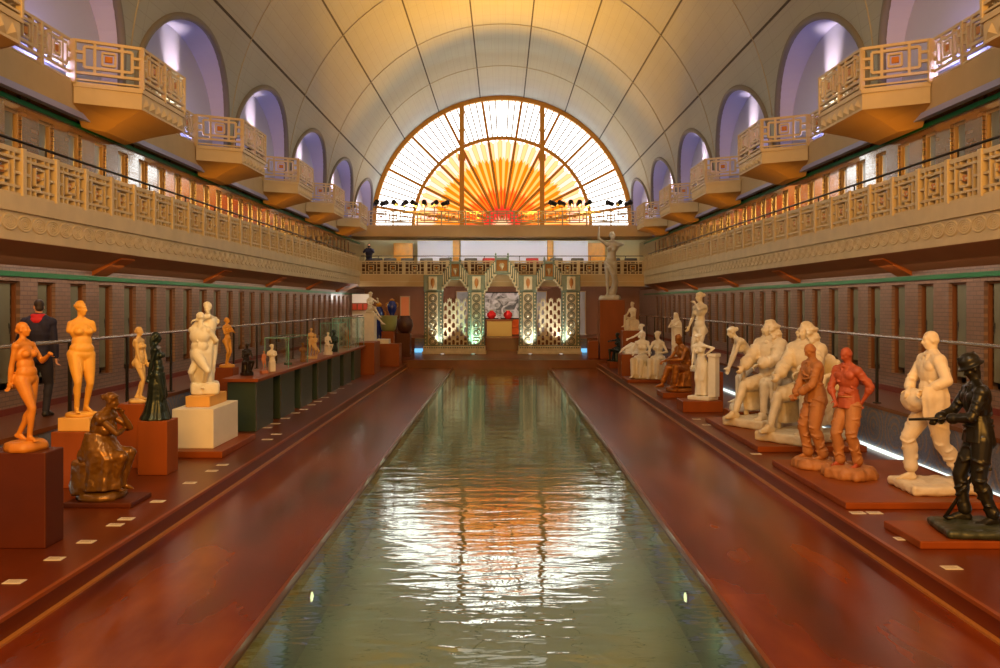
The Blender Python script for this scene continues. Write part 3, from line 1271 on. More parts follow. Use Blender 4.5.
# base courses
for xa, xb in ((423, 485.5), (518.3, 581)):
    mb = MB()
    mb.bevbox(X(xa), X(xb), YP - .06, YP + .6, -.62, Z(346), .03)
    mb.bevbox(X(xa) - .04, X(xb) + .04, YP - .1, YP + .64, -.62, -.5, .02)
    mb.obj('base_course', M_pc, port)
    mb = MB()
    for k in range(26):
        x = X(xa) + .1 + k * (X(xb) - X(xa) - .2) / 25
        mb.ell((x, YP - .06, Z(347.6)), .035, None, 8, 6)
    mb.obj('base_studs', M_pt, port, True)


# stepped arches: an upside-down staircase of blocks over each opening
def stepped(name, px0, px1, spring, peak, top, n, tower):
    """blocks between px0 and px1; opening stair from spring up to peak; crown at top"""
    g = MB()
    es = {-1: MB(), 1: MB()}
    xc = (px0 + px1) / 2
    hw = (px1 - px0) / 2
    flat = hw * .36
    for k in range(n):
        f0, f1 = k / n, (k + 1) / n
        xo0, xo1 = hw - (hw - flat) * f0, hw - (hw - flat) * f1
        zb = spring - (spring - peak) * (k + .6) / n
        zt = 274 - (274 - tower) * (k + 1) / (n + .0)
        for sg in (-1, 1):
            xa, xb = sorted((xc + sg * xo0, xc + sg * xo1))
            g.bevbox(X(xa), X(xb), YP + .02, YP + .5, Z(zb), Z(zt), .012)
            es[sg].bevbox(X(xa) - .02, X(xb) + .02, YP - .08, YP + .1, Z(zb), Z(zb) + .06, .01)
            xo = xc + sg * xo0
            es[sg].bevbox(X(xo) - .03, X(xo) + .03, YP - .08, YP + .1, Z(spring - (spring - peak) * (k - .4) / n), Z(zb) + .06, .01)
            es[sg].bevbox(X(xa + (xb - xa) * .25), X(xa + (xb - xa) * .75), YP - .04, YP + .04, Z(zb) + .14, Z(zt) - .06, .01)
    g.bevbox(X(xc - flat), X(xc + flat), YP - .02, YP + .52, Z(peak), Z(peak) + .14, .012)
    # open crown frame
    g.bevbox(X(xc - flat - 1), X(xc - flat + .6), YP - .03, YP + .4, Z(peak), Z(top), .012)
    g.bevbox(X(xc + flat - .6), X(xc + flat + 1), YP - .03, YP + .4, Z(peak), Z(top), .012)
    g.bevbox(X(xc - flat), X(xc + flat), YP - .03, YP + .4, Z(top) - .1, Z(top), .012)
    for sg in (-1, 1):
        g.lathe([(.05, 0), (.07, .06), (.03, .12), (.05, .17), (.0, .24)], (X(xc + sg * flat), YP + .2, Z(top)), 10)
    a = g.obj(name, M_pt, port)
    for sg in (-1, 1):
        es[sg].obj('arch_trim', M_pc, a)
    h = MB()
    h.bevbox(X(xc - flat + .6), X(xc + flat - .6), YP + .2, YP + .26, Z(peak) + .14, Z(top) - .1, .01)
    h.obj('crown_panel', M_po, a)
    h = MB()
    h.ell((X(xc - .9), YP + .18, Z((peak + top) / 2 - 1)), (.075, .05, .075))
    h.ell((X(xc + .9), YP + .18, Z((peak + top) / 2 - 1)), (.075, .05, .075))
    h.lathe([(.0, -.22), (.1, -.02), (.0, .03)], (X(xc), YP + .18, Z((peak + top) / 2 - .2)), 12)
    h.obj('heart', M_pc, a, True)


stepped('arch', 442.5, 467.8, 289.5, 279.5, 261.5, 4, 264)
stepped('arch', 536.6, 561.8, 289.5, 279.5, 261.5, 4, 264)
stepped('arch', 484.8, 519.0, 293.5, 274, 257.5, 5, 261)
# honeycomb lattices: staggered pointed cells
for xa, xb in ((443.2, 467.2), (537.2, 561.2)):
    for c in range(6):
        mb = MB()
        w = (xb - xa) / 6
        x0, x1 = X(xa + c * w), X(xa + (c + 1) * w)
        n = 5
        base = 346 - (4.2 if c % 2 else 0)
        mb.box(x0, x0 + .028, YP + .2, YP + .3, Z(346.5), Z(base - 8.6 * n))
        mb.box(x1 - .028, x1, YP + .2, YP + .3, Z(346.5), Z(base - 8.6 * n))
        top_rows = n if c % 2 == 0 else n
        for k in range(top_rows):
            zb = Z(base - k * 8.6)
            ht = 8.6 * YP / F
            # pointed hood over each cell
            pr = [(x0, zb + ht * .45), (x0, zb + ht * .7), ((x0 + x1) / 2, zb + ht * 1.12), (x1, zb + ht * .7), (x1, zb + ht * .45), ((x0 + x1) / 2, zb + ht * .82)]
            mb.extrude(pr, YP + .18, YP + .32)
            mb.box(x0, x1, YP + .19, YP + .31, zb - .03, zb + .045)
            mb.ell(((x0 + x1) / 2, YP + .2, zb + ht * .78), (.03, .04, .03), None, 8, 6)
        mb.obj('lattice_column', M_pc, port)
    mb = MB()
    mb.box(X(xa), X(xb), YP + .16, YP + .34, Z(346.4), Z(345.2))
    mb.obj('lattice_sill', M_pt, port)
# floor uplights
for i, px in enumerate((443, 473.5, 530, 560.5)):
    p = on(px, 354.5, -.62)
    o = thing('floor_uplight', 'small round uplight in the stage floor before the portico, %s from the left' % ('first', 'second', 'third', 'fourth')[i], 'floor lamp', (X(px), YP - .42, -.62), 0, 'uplights before the portico')
    mb = MB()
    mb.lathe([(.1, 0), (.12, .0), (.12, .03), (.1, .035)], n=18)
    mb.obj('bezel', M_steel, o)
    mb = MB()
    mb.lathe([(.09, .02), (.085, .04), (.0, .045)], n=18)
    mb.obj('lens', emit_mat('uplight_lens', rgb(190, 255, 225) if i == 1 else rgb(255, 250, 235), 1.3), o, True)

# ================================================================ behind the portico, lower level
M_paper = mat('grey_picture', rgb(190, 190, 196), .6)


def picture_mat():
    m, nt, out = new_mat('monochrome_painting')
    p = nt.nodes.new('ShaderNodeBsdfPrincipled')
    nt.links.new(p.outputs[0], out.inputs[0])
    tc = nt.nodes.new('ShaderNodeTexCoord')
    n = nt.nodes.new('ShaderNodeTexNoise')
    n.inputs['Scale'].default_value = 2.2
    n.inputs['Detail'].default_value = 6
    n.inputs['Distortion'].default_value = 1.4
    nt.links.new(tc.outputs['Object'], n.inputs['Vector'])
    r = nt.nodes.new('ShaderNodeValToRGB')
    r.color_ramp.elements[0].position, r.color_ramp.elements[0].color = .38, rgb(96, 98, 104)
    r.color_ramp.elements[1].position, r.color_ramp.elements[1].color = .58, rgb(244, 244, 252)
    nt.links.new(n.outputs[0], r.inputs[0])
    nt.links.new(r.outputs[0], p.inputs['Base Color'])
    return m


def panel(name, label, cat, px0, px1, py0, py1, Y, m, frame=None, d=.06, group=None):
    a, b = at(px0, py1, Y), at(px1, py0, Y)
    o = thing(name, label, cat, ((a.x + b.x) / 2, Y, a.z), 0, group)
    w, h = (b.x - a.x) / 2, b.z - a.z
    mb = MB()
    mb.bevbox(-w, w, 0, d, 0, h, .01)
    mb.obj('panel', m, o)
    if frame:
        mb = MB()
        t = .05
        for q in ((-w - t, -w, -t, h + t), (w, w + t, -t, h + t)):
            mb.bevbox(q[0], q[1], -.03, d + .02, q[2], q[3], .008)
        mb.bevbox(-w, w, -.03, d + .02, h, h + t, .008)
        mb.bevbox(-w, w, -.03, d + .02, -t, 0, .008)
        mb.obj('frame', frame, o)
    return o


panel('wall_picture', 'large grey and white picture seen through the middle arch of the portico', 'picture', 484, 520.5, 293, 318, 47.7, picture_mat(), M_iron)
panel('door_panel', 'pale door panel behind the left arch of the portico', 'door', 457, 468, 292, 345, 47.8, mat('pale_door', rgb(170, 170, 180), .5), M_doorcream)
panel('door_panel', 'pale door panel behind the right arch of the portico', 'door', 536, 546, 292, 345, 47.8, bpy.data.materials['pale_door'], M_doorcream)
panel('door_panel', 'narrow pale door panel right of the portico', 'door', 580, 585, 292, 343, 47.8, bpy.data.materials['pale_door'], M_doorcream)
panel('lit_doorway', 'orange lit niche in the end wall left of the portico', 'niche', 401, 409, 297, 316, 47.8, mat('niche_orange', rgb(235, 140, 80), .5), M_doorcream)
# reception counter
o = thing('reception_counter', 'yellow fronted counter seen through the middle arch', 'counter', (0, 45.5, -.02))
a, b = at(487, 336, 45.5), at(512, 321, 45.5)
mb = MB()
mb.bevbox(a.x, b.x, 0, .7, 0, b.z + .02, .02)
mb.obj('body', mat('counter_front', rgb(196, 160, 80), .5), o)
mb = MB()
mb.bevbox(a.x - .06, b.x + .06, -.06, .76, b.z + .02, b.z + .1, .02)
mb.obj('countertop', mat('counter_top', rgb(150, 84, 40), .4), o)
zt = b.z + .1
for px, side in ((491.5, 'left'), (508, 'right')):
    p = at(px, 318, 45.7)
    v = thing('red_vase', 'round red vase on the %s end of the counter' % side, 'vase', (p.x, 45.8, zt), 0, 'red vases on the counter')
    mb = MB()
    mb.lathe([(.06, 0), (.16, .05), (.24, .18), (.22, .3), (.12, .38), (.09, .42), (.11, .45)], n=20)
    mb.obj('body', mat('red_glaze', rgb(225, 40, 40), .25), v, True)
    mb = MB()
    mb.lathe([(.11, .44), (.125, .46), (.11, .48), (.08, .46)], n=20)
    mb.obj('rim', M_pc, v, True)
v = thing('glass_bowl', 'pale shallow bowl between the red vases on the counter', 'bowl', (at(499.5, 318, 45.7).x, 45.8, zt))
mb = MB()
mb.lathe([(.06, 0), (.08, .02), (.03, .05), (.15, .14), (.18, .16), (.14, .145), (.03, .07)], n=22)
mb.obj('bowl', mat('pale_glaze', rgb(220, 220, 230), .2), v, True)
a, b = at(511.5, 332, 46.2), at(519, 322, 46.2)
o = thing('orange_armchair', 'orange chair beside the counter under the middle arch', 'chair', ((a.x + b.x) / 2, 46.2, -.02))
w = (b.x - a.x) / 2
mb = MB()
mb.bevbox(-w, w, 0, .55, .05, .42, .05)
mb.obj('seat', mat('orange_fabric', rgb(225, 100, 30), .8), o)
mb = MB()
mb.bevbox(-w, w, .45, .62, .3, .85, .05)
mb.obj('backrest', bpy.data.materials['orange_fabric'], o)
for sx in (-1, 1):
    for sy in (.06, .5):
        mb = MB()
        mb.box(sx * w * .8 - .02, sx * w * .8 + .02, sy - .02, sy + .02, 0, .06)
        mb.obj('leg', M_iron, o)
# dark wooden bench blocks on both sides of the stage
for i, (px0, px1, py0, py1, Y, lab) in enumerate(((588.5, 598.5, 341, 361, 36.6, 'low red wood block left of the tall plinth at the pool end'),)):
    a, b = at(px0, py1, Y), at(px1, py0, Y)
    o = thing('wood_block', lab, 'block', ((a.x + b.x) / 2, Y, -.62))
    mb = MB()
    mb.bevbox(-(b.x - a.x) / 2, (b.x - a.x) / 2, 0, .5, 0, b.z + .62, .015)
    mb.obj('block', M_padwood, o)
# blue lit channel glimpses at the pool end
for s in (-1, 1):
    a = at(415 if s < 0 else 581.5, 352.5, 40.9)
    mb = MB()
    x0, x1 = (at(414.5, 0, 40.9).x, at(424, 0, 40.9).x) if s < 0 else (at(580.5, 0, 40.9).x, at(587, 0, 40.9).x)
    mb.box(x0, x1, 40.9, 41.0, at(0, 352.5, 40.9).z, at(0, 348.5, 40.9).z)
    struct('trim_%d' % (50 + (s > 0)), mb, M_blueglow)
    mb = MB()
    mb.box(x0, x1, 41.0, 41.1, -.62, at(0, 338, 40.9).z)
    struct('trim_%d' % (52 + (s > 0)), mb, M_mosaic)

# ================================================================ middle level behind the end balustrade
M_pane = mat('window_pane', rgb(196, 200, 220), .5, spec=.4)
M_goldcol = mat('gold_column', rgb(226, 158, 14), .35, var=.3, vscale=3)
mid = [('glass_screen', 'pale glass screen left of the middle one behind the end gallery', 417.5, 452.5, 243, 262),
       ('glass_screen', 'wide pale glass screen in the middle behind the end gallery', 460.5, 547, 243, 262),
       ('glass_screen', 'pale glass screen right of the middle one behind the end gallery', 553.5, 588, 243, 262)]
for nm, lab, x0, x1, y0, y1 in mid:
    panel(nm, lab, 'glass screen', x0, x1, y0 - 2, 280.3, 46.6, M_pane, None, .06, 'glass screens behind the end gallery')
for lab, x0, x1 in (('gold column left of the wide glass screen', 453, 460), ('gold column right of the wide glass screen', 547.3, 553.2), ('amber panel far left behind the end gallery', 394.5, 412),
                    ('amber panel far right behind the end gallery', 589, 604), ('amber panel at the left corner of the end gallery', 343, 350.5), ('amber panel at the right corner of the end gallery', 652, 661)):
    panel('gold_panel', lab, 'panel', x0, x1, 240 if 'column' in lab else 244, 280.4, 46.9, M_goldcol, M_frame if 'panel' in lab else None, .2)
# row of armchairs behind the end balustrade
for i, (px, c) in enumerate(((377, 0), (391, 0), (408, 0), (427, 0), (446, 0), (471, 0), (489, 1), (532, 1), (556, 0), (577, 0), (613, 0), (630, 0))):
    p = at(px, 262, 44.5)
    ordn = ('first', 'second', 'third', 'fourth', 'fifth', 'sixth', 'seventh', 'eighth', 'ninth', 'tenth', 'eleventh', 'twelfth')[i]
    o = thing('gallery_chair', '%s chair seen over the end balustrade, %s from the left' % ('dark red' if c else 'dark', ordn), 'chair', (p.x, 44.5, 2.9), 0, 'chairs in the end gallery')
    m = mat('chair_red', rgb(140, 24, 20), .7) if c else mat('chair_dark', rgb(58, 50, 40), .7)
    mb = MB()
    mb.bevbox(-.3, .3, -.25, .25, .32, .45, .04)
    mb.obj('seat', m, o)
    mb = MB()
    mb.bevbox(-.32, .32, -.34, -.24, .4, 1.06, .06)
    mb.obj('backrest', m, o)
    for sx in (-1, 1):
        for sy in (-.2, .2):
            mb = MB()
            mb.tube((sx * .26, sy, 0), (sx * .26, sy, .34), .02)
            mb.obj('leg', M_iron, o)
# ================================================================ figures
def ik(a, b, l1, l2, hint):
    """middle joint between a and b, bending toward hint"""
    a, b = Vector(a), Vector(b)
    d = b - a
    L = min(d.length, (l1 + l2) * .999)
    n = d.normalized()
    b = a + n * L
    x = (l1 * l1 - l2 * l2 + L * L) / (2 * L)
    h = math.sqrt(max(l1 * l1 - x * x, 0))
    hv = Vector(hint)
    hv = hv - n * hv.dot(n)
    hv = hv.normalized() if hv.length > 1e-5 else n.orthogonal().normalized()
    return a + n * x + hv * h, b


class Fig:
    """figure 1.75 m tall facing -Y, feet on z=0; own left is +X"""
    def __init__(s, sex='m', pelvis=(0, 0, .93), lean=0, twist=0, side=0, hyaw=0, hpitch=0, hroll=0,
                 hl=(.25, -.02, .78), hr=(-.25, -.02, .78), el=(.4, .6, 0), er=(-.4, .6, 0),
                 fl=(.1, 0, .08), fr=(-.1, 0, .08), kl=(.1, -1, 0), kr=(-.1, -1, 0), yl=12, yr=-12, stout=1.0, height=1.75, tilt=0, pitchp=None):
        s.sex, s.k, s.st = sex, height / 1.75, stout
        s.P = Vector(pelvis)
        T = Euler((math.radians(-lean) * -1, math.radians(side), math.radians(twist)), 'XYZ').to_matrix()
        s.T = T
        Tp = Euler((math.radians(pitchp if pitchp is not None else lean * .35), math.radians(tilt), math.radians(twist * .4)), 'XYZ').to_matrix()
        s.Tp = Tp
        f = sex == 'f'
        sw, hw = (.158, .092) if f else (.182, .088)
        s.sw = sw
        # spine bends: waist follows the pelvis, chest follows T
        s.W = s.P + Tp @ Vector((0, 0, .17))
        s.C = s.W + T @ Vector((0, .005, .19))
        s.N = s.W + T @ Vector((0, .015, .385))
        s.H = s.N + (T @ Vector((0, -.02, .168))) * .5 + Vector((0, -.012, .168)) * .5
        s.HM = Euler((math.radians(hpitch), math.radians(hroll), math.radians(hyaw + twist * .6)), 'XYZ').to_matrix()
        s.SL, s.SR = s.W + T @ Vector((sw, .005, .315)), s.W + T @ Vector((-sw, .005, .315))
        s.HL, s.HR = s.P + Tp @ Vector((hw, 0, -.03)), s.P + Tp @ Vector((-hw, 0, -.03))
        s.EL, s.hl = ik(s.SL, hl, .285, .25, el) if hl else (None, None)
        s.ER, s.hr = ik(s.SR, hr, .285, .25, er) if hr else (None, None)
        s.KL, s.fl = ik(s.HL, fl, .435, .42, kl)
        s.KR, s.fr = ik(s.HR, fr, .435, .42, kr)
        s.yl, s.yr = yl, yr

    # ---- pieces; g grows them (for clothes)
    def torso(s, b, g=0.):
        f, T, Tp, st = s.sex == 'f', s.T, s.Tp, s.st
        P, W, C = s.P, s.W, s.C
        if f:
            b.ell(P + Tp @ Vector((0, .01, .0)), (.172 * st + g, .12 * st + g, .13 + g), Tp, 16, 10)
            b.ell(P + Tp @ Vector((0, -.012, .09)), (.148 * st + g, .108 * st + g, .12 + g), Tp, 16, 10)
            b.ell(W + T @ Vector((0, .0, .03)), (.122 * st + g, .095 * st + g, .14 + g), T, 16, 10)
            b.ell(C + T @ Vector((0, .005, .0)), (.138 * st + g, .102 * st + g, .15 + g), T, 16, 10)
            for x in (-1, 1):
                b.ell(C + T @ Vector((x * .073, -.085, .0)), (.062 * st + g, .06 * st + g, .062 + g), T, 12, 8)
        else:
            b.ell(P + Tp @ Vector((0, .005, .0)), (.155 * st + g, .118 * st + g, .13 + g), Tp, 16, 10)
            b.ell(W + T @ Vector((0, -.005 * st, -.02)), (.142 * st + g, .108 * st + g, .16 + g), T, 16, 10)
            b.ell(C + T @ Vector((0, .005, .0)), (.168 * st + g, .118 * st + g, .175 + g), T, 16, 10)
            for x in (-1, 1):
                b.ell(C + T @ Vector((x * .08, -.07, .06)), (.085 + g * .6, .046 + g * .6, .065 + g * .6), T, 12, 8)
        for x in (-1, 1):
            q = 1.0 if f else .86
            b.ell(P + Tp @ Vector((x * .074, .058 if not f else .07, -.05)), (.088 * st * q + g, .085 * st * q + g, .095 * q + g), Tp, 12, 8)
            b.ell(C + T @ Vector((x * .1, .06, .08)), (.075 + g, .05 + g, .11 + g), T, 12, 8)
        b.cap(s.SL, s.SR, .06 + g, None, 12)
        for S in (s.SL, s.SR):
            b.cap(S.lerp(s.N, .15), s.N + Vector((0, .01, .03)), .05 + g, .045 + g, 12)

    def arm(s, b, side, g=0., to=1.0):
        f = s.sex == 'f'
        S, E, h = (s.SL, s.EL, s.hl) if side > 0 else (s.SR, s.ER, s.hr)
        if E is None:
            q = S + s.T @ Vector((side * .03, 0, -.1))
            b.cap(S, q, .058 + g, .05 + g, 12)
            return
        k = (.86 if f else 1.0) * s.st ** .6
        b.ell(S, (.064 * k + g,) * 3, None, 12, 8)
        b.cap(S, E, .052 * k + g, .04 * k + g, 12)
        b.ell(S.lerp(E, .42), (.05 * k + g, .05 * k + g, .05 * k + g), None, 12, 8)
        if to > 0:
            e = E.lerp(h, to)
            b.cap(E, E.lerp(h, min(.35, to)), .041 * k + g, .043 * k + g, 12)
            if to > .35:
                b.cap(E.lerp(h, .35), e, .043 * k + g, (.043 - .016 * to) * k + g, 12)

    def hand(s, b, side, curl=.5, to=None):
        """palm, four unequal fingers and a thumb from the side of the palm"""
        E, h = (s.EL, s.hl) if side > 0 else (s.ER, s.hr)
        if E is None:
            return
        d = (h - E).normalized() if to is None else Vector(to).normalized()
        x = Vector((0, -1, 0)) - d * Vector((0, -1, 0)).dot(d)
        x = x.normalized() if x.length > .2 else d.orthogonal().normalized()
        n = d.cross(x).normalized() * side      # points away from the palm side
        M = Matrix((x, n, d)).transposed()
        b.ell(h + d * .05, (.04, .02, .055), M, 12, 8)
        for i, (o, L) in enumerate(((.03, .072), (.01, .082), (-.01, .076), (-.029, .06))):
            p = h + d * .085 + x * o
            c = curl * (1 + .12 * i)
            q = p + (d * math.cos(c) - n * math.sin(c)) * L * .5
            r = q + (d * math.cos(2 * c) - n * math.sin(2 * c)) * L * .5
            b.cap(p, q, .0105, .0095, 8)
            b.cap(q, r, .0095, .008, 8)
        p = h + d * .025 + x * .032
        q = p + (d * .55 + x * .75 - n * .25).normalized() * .04
        b.cap(p, q, .0135, .0115, 8)
        b.cap(q, q + (d * .85 + x * .3 - n * .35).normalized() * .034, .0115, .009, 8)

    def leg(s, b, side, g=0., to=1.0):
        f = s.sex == 'f'
        Hh, K, A_ = (s.HL, s.KL, s.fl) if side > 0 else (s.HR, s.KR, s.fr)
        k = s.st
        b.cap(Hh, Hh.lerp(K, .5), (.096 if f else .088) * k + g, .076 * k + g, 14)
        b.cap(Hh.lerp(K, .5), K, .076 * k + g, .052 * k ** .6 + g, 14)
        if to > 0:
            e = K.lerp(A_, to)
            b.cap(K, e, .05 * k ** .6 + g, .05 * k ** .4 - .015 * to + g, 12)
            d = (A_ - K).normalized()
            yw = math.radians(s.yl if side > 0 else s.yr)
            back = Vector((math.sin(-yw) * -1, math.cos(yw), 0))
            back = (back - d * back.dot(d))
            if back.length > .1 and to > .5:
                back.normalize()
                c = K.lerp(A_, .3) + back * .018
                M = d.to_track_quat('Z', 'Y').to_matrix()
                b.ell(c, (.05 * k ** .6 + g, .05 * k ** .6 + g, .12), M, 12, 8)

    def foot(s, b, side, g=0., pitch=0):
        A_ = s.fl if side > 0 else s.fr
        yw = math.radians(s.yl if side > 0 else s.yr)
        dr = Vector((math.sin(yw), -math.cos(yw), 0))
        dn = Vector((0, 0, -1))
        if pitch:
            c, q = math.cos(math.radians(pitch)), math.sin(math.radians(pitch))
            dr, dn = dr * c + dn * q, dn * c - dr * q
        sd = Vector((math.cos(yw), math.sin(yw), 0))
        b.ell(A_ + dn * .042 - dr * .025, .036 + g, None, 12, 8)
        b.cap(A_ + dn * .01, A_ + dn * .05 + dr * .11, .036 + g, .026 + g, 12)
        b.cap(A_ + dn * .05 - dr * .02, A_ + dn * .056 + dr * .12, .03 + g, .024 + g, 12)
        for i in range(5):
            o = (.026 - .0135 * i) * side * -1
            b.cap(A_ + dn * .06 + dr * .12 + sd * o, A_ + dn * .064 + dr * (.175 - .009 * i) + sd * o * 1.15, .0145 + g, .0125 + g, 8)

    def head(s, b):
        f = s.sex == 'f'
        M, H = s.HM, s.H

        v0 = len(b.v)

        def h(v, r, nu=12, nv=8):
            b.ell(H + M @ Vector(v), r, M, nu, nv)
        b.cap(s.N + s.T @ Vector((0, 0, -.03)), H + M @ Vector((0, .02, -.05)), .052 if f else .06, .047 if f else .054, 12)
        h((0, .012, .03), (.073, .09, .082), 16, 12)         # skull
        h((0, -.03, -.035), (.057, .058, .075), 16, 12)      # face
        h((0, -.052, -.085), (.035, .034, .028))             # chin
        h((0, -.066, .034), (.055, .022, .016))              # brow
        b.cap(H + M @ Vector((0, -.086, .018)), H + M @ Vector((0, -.106, -.022)), .009, .0145, 8)   # nose
        for x in (-1, 1):
            h((x * .014, -.09, -.027), (.009, .01, .008), 8, 6)
            h((x * .031, -.07, .012), (.014, .012, .0095), 10, 8)   # eyes
            h((x * .042, -.056, -.022), (.022, .022, .018), 10, 8)  # cheeks
            h((x * .075, .012, -.012), (.01, .02, .031), 10, 8)     # ears
        h((0, -.083, -.053), (.024, .012, .0075), 10, 6)      # lips
        h((0, -.081, -.065), (.02, .012, .008), 10, 6)
        s.shrink(b, v0)

    def shrink(s, b, v0, k=.93):
        """bring the head to a seventh and a half of the height"""
        for i in range(v0, len(b.v)):
            v = Vector(b.v[i])
            b.v[i] = tuple(s.H + (v - s.H) * k)

    def hair(s, b, style, seed=1):
        v0 = len(b.v)
        s.hair_(b, style, seed)
        s.shrink(b, v0)

    def hair_(s, b, style, seed=1):
        M, H = s.HM, s.H
        rnd = random.Random(seed)

        def h(v, r, nu=12, nv=8):
            b.ell(H + M @ Vector(v), r, M, nu, nv)
        if style == 'bald':
            h((0, .035, -.01), (.076, .072, .06))
            return
        if style == 'cap':        # smooth swept hair with a nape roll
            h((0, .022, .045), (.083, .094, .082), 16, 12)
            h((0, .09, -.01), (.06, .045, .05))
        elif style == 'bun':
            h((0, .02, .042), (.082, .095, .084), 16, 12)
            h((0, .12, .03), (.05, .045, .045))
            for i in range(14):
                t = PI * (i / 13)
                h((.078 * math.cos(t), -.03 - .03 * math.sin(t), .05 + .03 * math.sin(t)), (.02, .02, .018), 8, 6)
        elif style == 'short':
            h((0, .024, .045), (.079, .09, .08), 16, 12)
            h((0, .06, -.02), (.07, .05, .06))
        elif style in ('curls', 'wig'):
            big = style == 'wig'
            h((0, .022, .048), (.085, .094, .085), 16, 12)
            n = 110 if big else 60
            for i in range(n):
                t = rnd.uniform(0, 2 * PI)
                u = rnd.uniform(-.25, 1.0)
                cx, sx = math.cos(t), math.sin(t)
                if sx < -.45 and u < .55:
                    continue
                ph = u * PI / 2
                r = rnd.uniform(.016, .026)
                h((.085 * math.cos(ph) * cx, .022 + .096 * math.cos(ph) * sx, .045 + .088 * math.sin(ph)), (r, r, r * .9), 8, 6)
            if big:               # long side locks down to the chest
                for x in (-1, 1):
                    for j in range(4):
                        for i in range(10):
                            z = .03 - i * .04
                            r = .036 + .006 * math.sin(i * 1.9 + j)
                            h((x * (.085 + .05 * min(i, 5) / 5 + .014 * math.sin(i * 2.1 + j)), -.03 + j * .045 + .012 * math.cos(i * 1.7), z), (r, r, r * .72), 10, 8)
                for i in range(9):
                    for x in (-.06, -.02, .02, .06):
                        h((x, .1 + .01 * math.sin(i * 2 + x * 90), .05 - i * .042), (.038, .034, .028), 10, 8)
        elif style == 'long':
            h((0, .024, .045), (.083, .095, .084), 16, 12)
            for x in (-.05, -.017, .017, .05):
                b.path([H + M @ Vector(v) for v in ((x, .07, .03), (x * 1.1, .1, -.06), (x * 1.1, .1, -.15), (x * .9, .085, -.24))], [.04, .042, .036, .018], 10)
            for x in (-1, 1):
                b.path([H + M @ Vector(v) for v in ((x * .06, -.05, .07), (x * .08, -.01, .0), (x * .07, .05, -.07))], [.022, .024, .02], 10)

    def body(s, armL=True, armR=True, legs=True, head=True, curl=.5, hands=True, fp=(0, 0)):
        b = MB()
        s.torso(b)
        s.arm(b, 1)
        s.arm(b, -1)
        if hands:
            s.hand(b, 1, curl)
            s.hand(b, -1, curl)
        if legs:
            for k, sd in enumerate((1, -1)):
                s.leg(b, sd)
                s.foot(b, sd, 0, fp[k])
        if head:
            s.head(b)
        return b

    def folds(s, b, p, q, r0, r1, n=9, seed=0, th=.013, lo=.05, hi=.97):
        """raised drapery ridges winding around a limb or trunk from p to q"""
        p, q = Vector(p), Vector(q)
        d = (q - p).normalized()
        u = d.orthogonal().normalized()
        w = d.cross(u)
        L = (q - p).length
        rnd = random.Random(seed)
        for i in range(n):
            t = lo + (hi - lo) * (i + rnd.uniform(.1, .9)) / n
            a0 = rnd.uniform(0, 2 * PI)
            da = rnd.choice((-1, 1)) * rnd.uniform(.8, 1.9)
            dt = rnd.uniform(.05, .2) * rnd.choice((-1, 1))
            pts, rr = [], []
            for k in range(6):
                f = k / 5
                tt = min(max(t + dt * f, 0), 1)
                a = a0 + da * f
                R_ = r0 + (r1 - r0) * tt
                pts.append(p + d * (L * tt) + (u * math.cos(a) + w * math.sin(a)) * R_)
                rr.append(th * (.45 + .75 * math.sin(PI * (.1 + .8 * f))))
            b.path(pts, rr, 7)

    def trousers(s, b, g=.03, seed=0, to=.93):
        for k, sd in enumerate((1, -1)):
            s.leg(b, sd, g, to)
            Hh, K, A_ = (s.HL, s.KL, s.fl) if sd > 0 else (s.HR, s.KR, s.fr)
            s.folds(b, Hh, K, .092 + g, .06 + g, 8, seed + k, .011)
            e = K.lerp(A_, to)
            s.folds(b, K, e, .058 + g, .046 + g, 9, seed + k + 7, .01)
            d = (A_ - K).normalized()
            b.cap(K.lerp(A_, to - .1), e, .047 + g, .051 + g, 12)
        b.ell(s.P, (.168, .13, .13), s.Tp)
        b.torus(s.P + s.Tp @ Vector((0, 0, .115)), .142, .016, s.Tp, 26, 6)

    def shirt(s, b, g=.016, seed=0, sleeve=.5, hem=True, collar=True):
        s.torso(b, g)
        for k, sd in enumerate((1, -1)):
            s.arm(b, sd, g, sleeve)
            S, E, h = (s.SL, s.EL, s.hl) if sd > 0 else (s.SR, s.ER, s.hr)
            s.folds(b, S, E, .052 + g, .042 + g, 7, seed + k, .011)
            if sleeve > 0:
                e = E.lerp(h, sleeve)
                s.folds(b, E, e, .044 + g, .04 + g, 5, seed + k + 5, .01)
                b.cap(E.lerp(h, max(sleeve - .08, 0)), e, .047 + g, .047 + g, 12)
        s.folds(b, s.P, s.C + s.T @ Vector((0, 0, .1)), .125 + g, .135 + g, 11, seed + 3, .012)
        if collar:
            b.torus(s.N + s.T @ Vector((0, -.008, .0)), .068, .018, s.T, 22, 6)
            for x in (-1, 1):
                b.cap(s.N + s.T @ Vector((x * .05, -.07, .0)), s.N + s.T @ Vector((x * .02, -.105, -.1)), .018, .012)
        if hem:
            b.loft([(tuple(s.W), .14 + g, .11 + g, .2), (tuple(s.P + Vector((0, 0, .06))), .165 + g, .13 + g, .6), (tuple(s.P + Vector((0, 0, -.06))), .18 + g, .145 + g, 1)], 30, 9, .05, seed=seed)

    def sc(s, b):
        b.v = [(x * s.k, y * s.k, z * s.k) for x, y, z in b.v]
        return b

    def put(s, b, name, m, parent, z=0, rz=0, vox=.012, smooth=3, disp=0, dscale=.08, loc=None):
        """blend one layer of the figure and set it on its base"""
        s.sc(b)
        return b.blend(name, m, parent, vox * max(s.k, .6), smooth, disp, dscale, loc or (0, 0, z), rz)


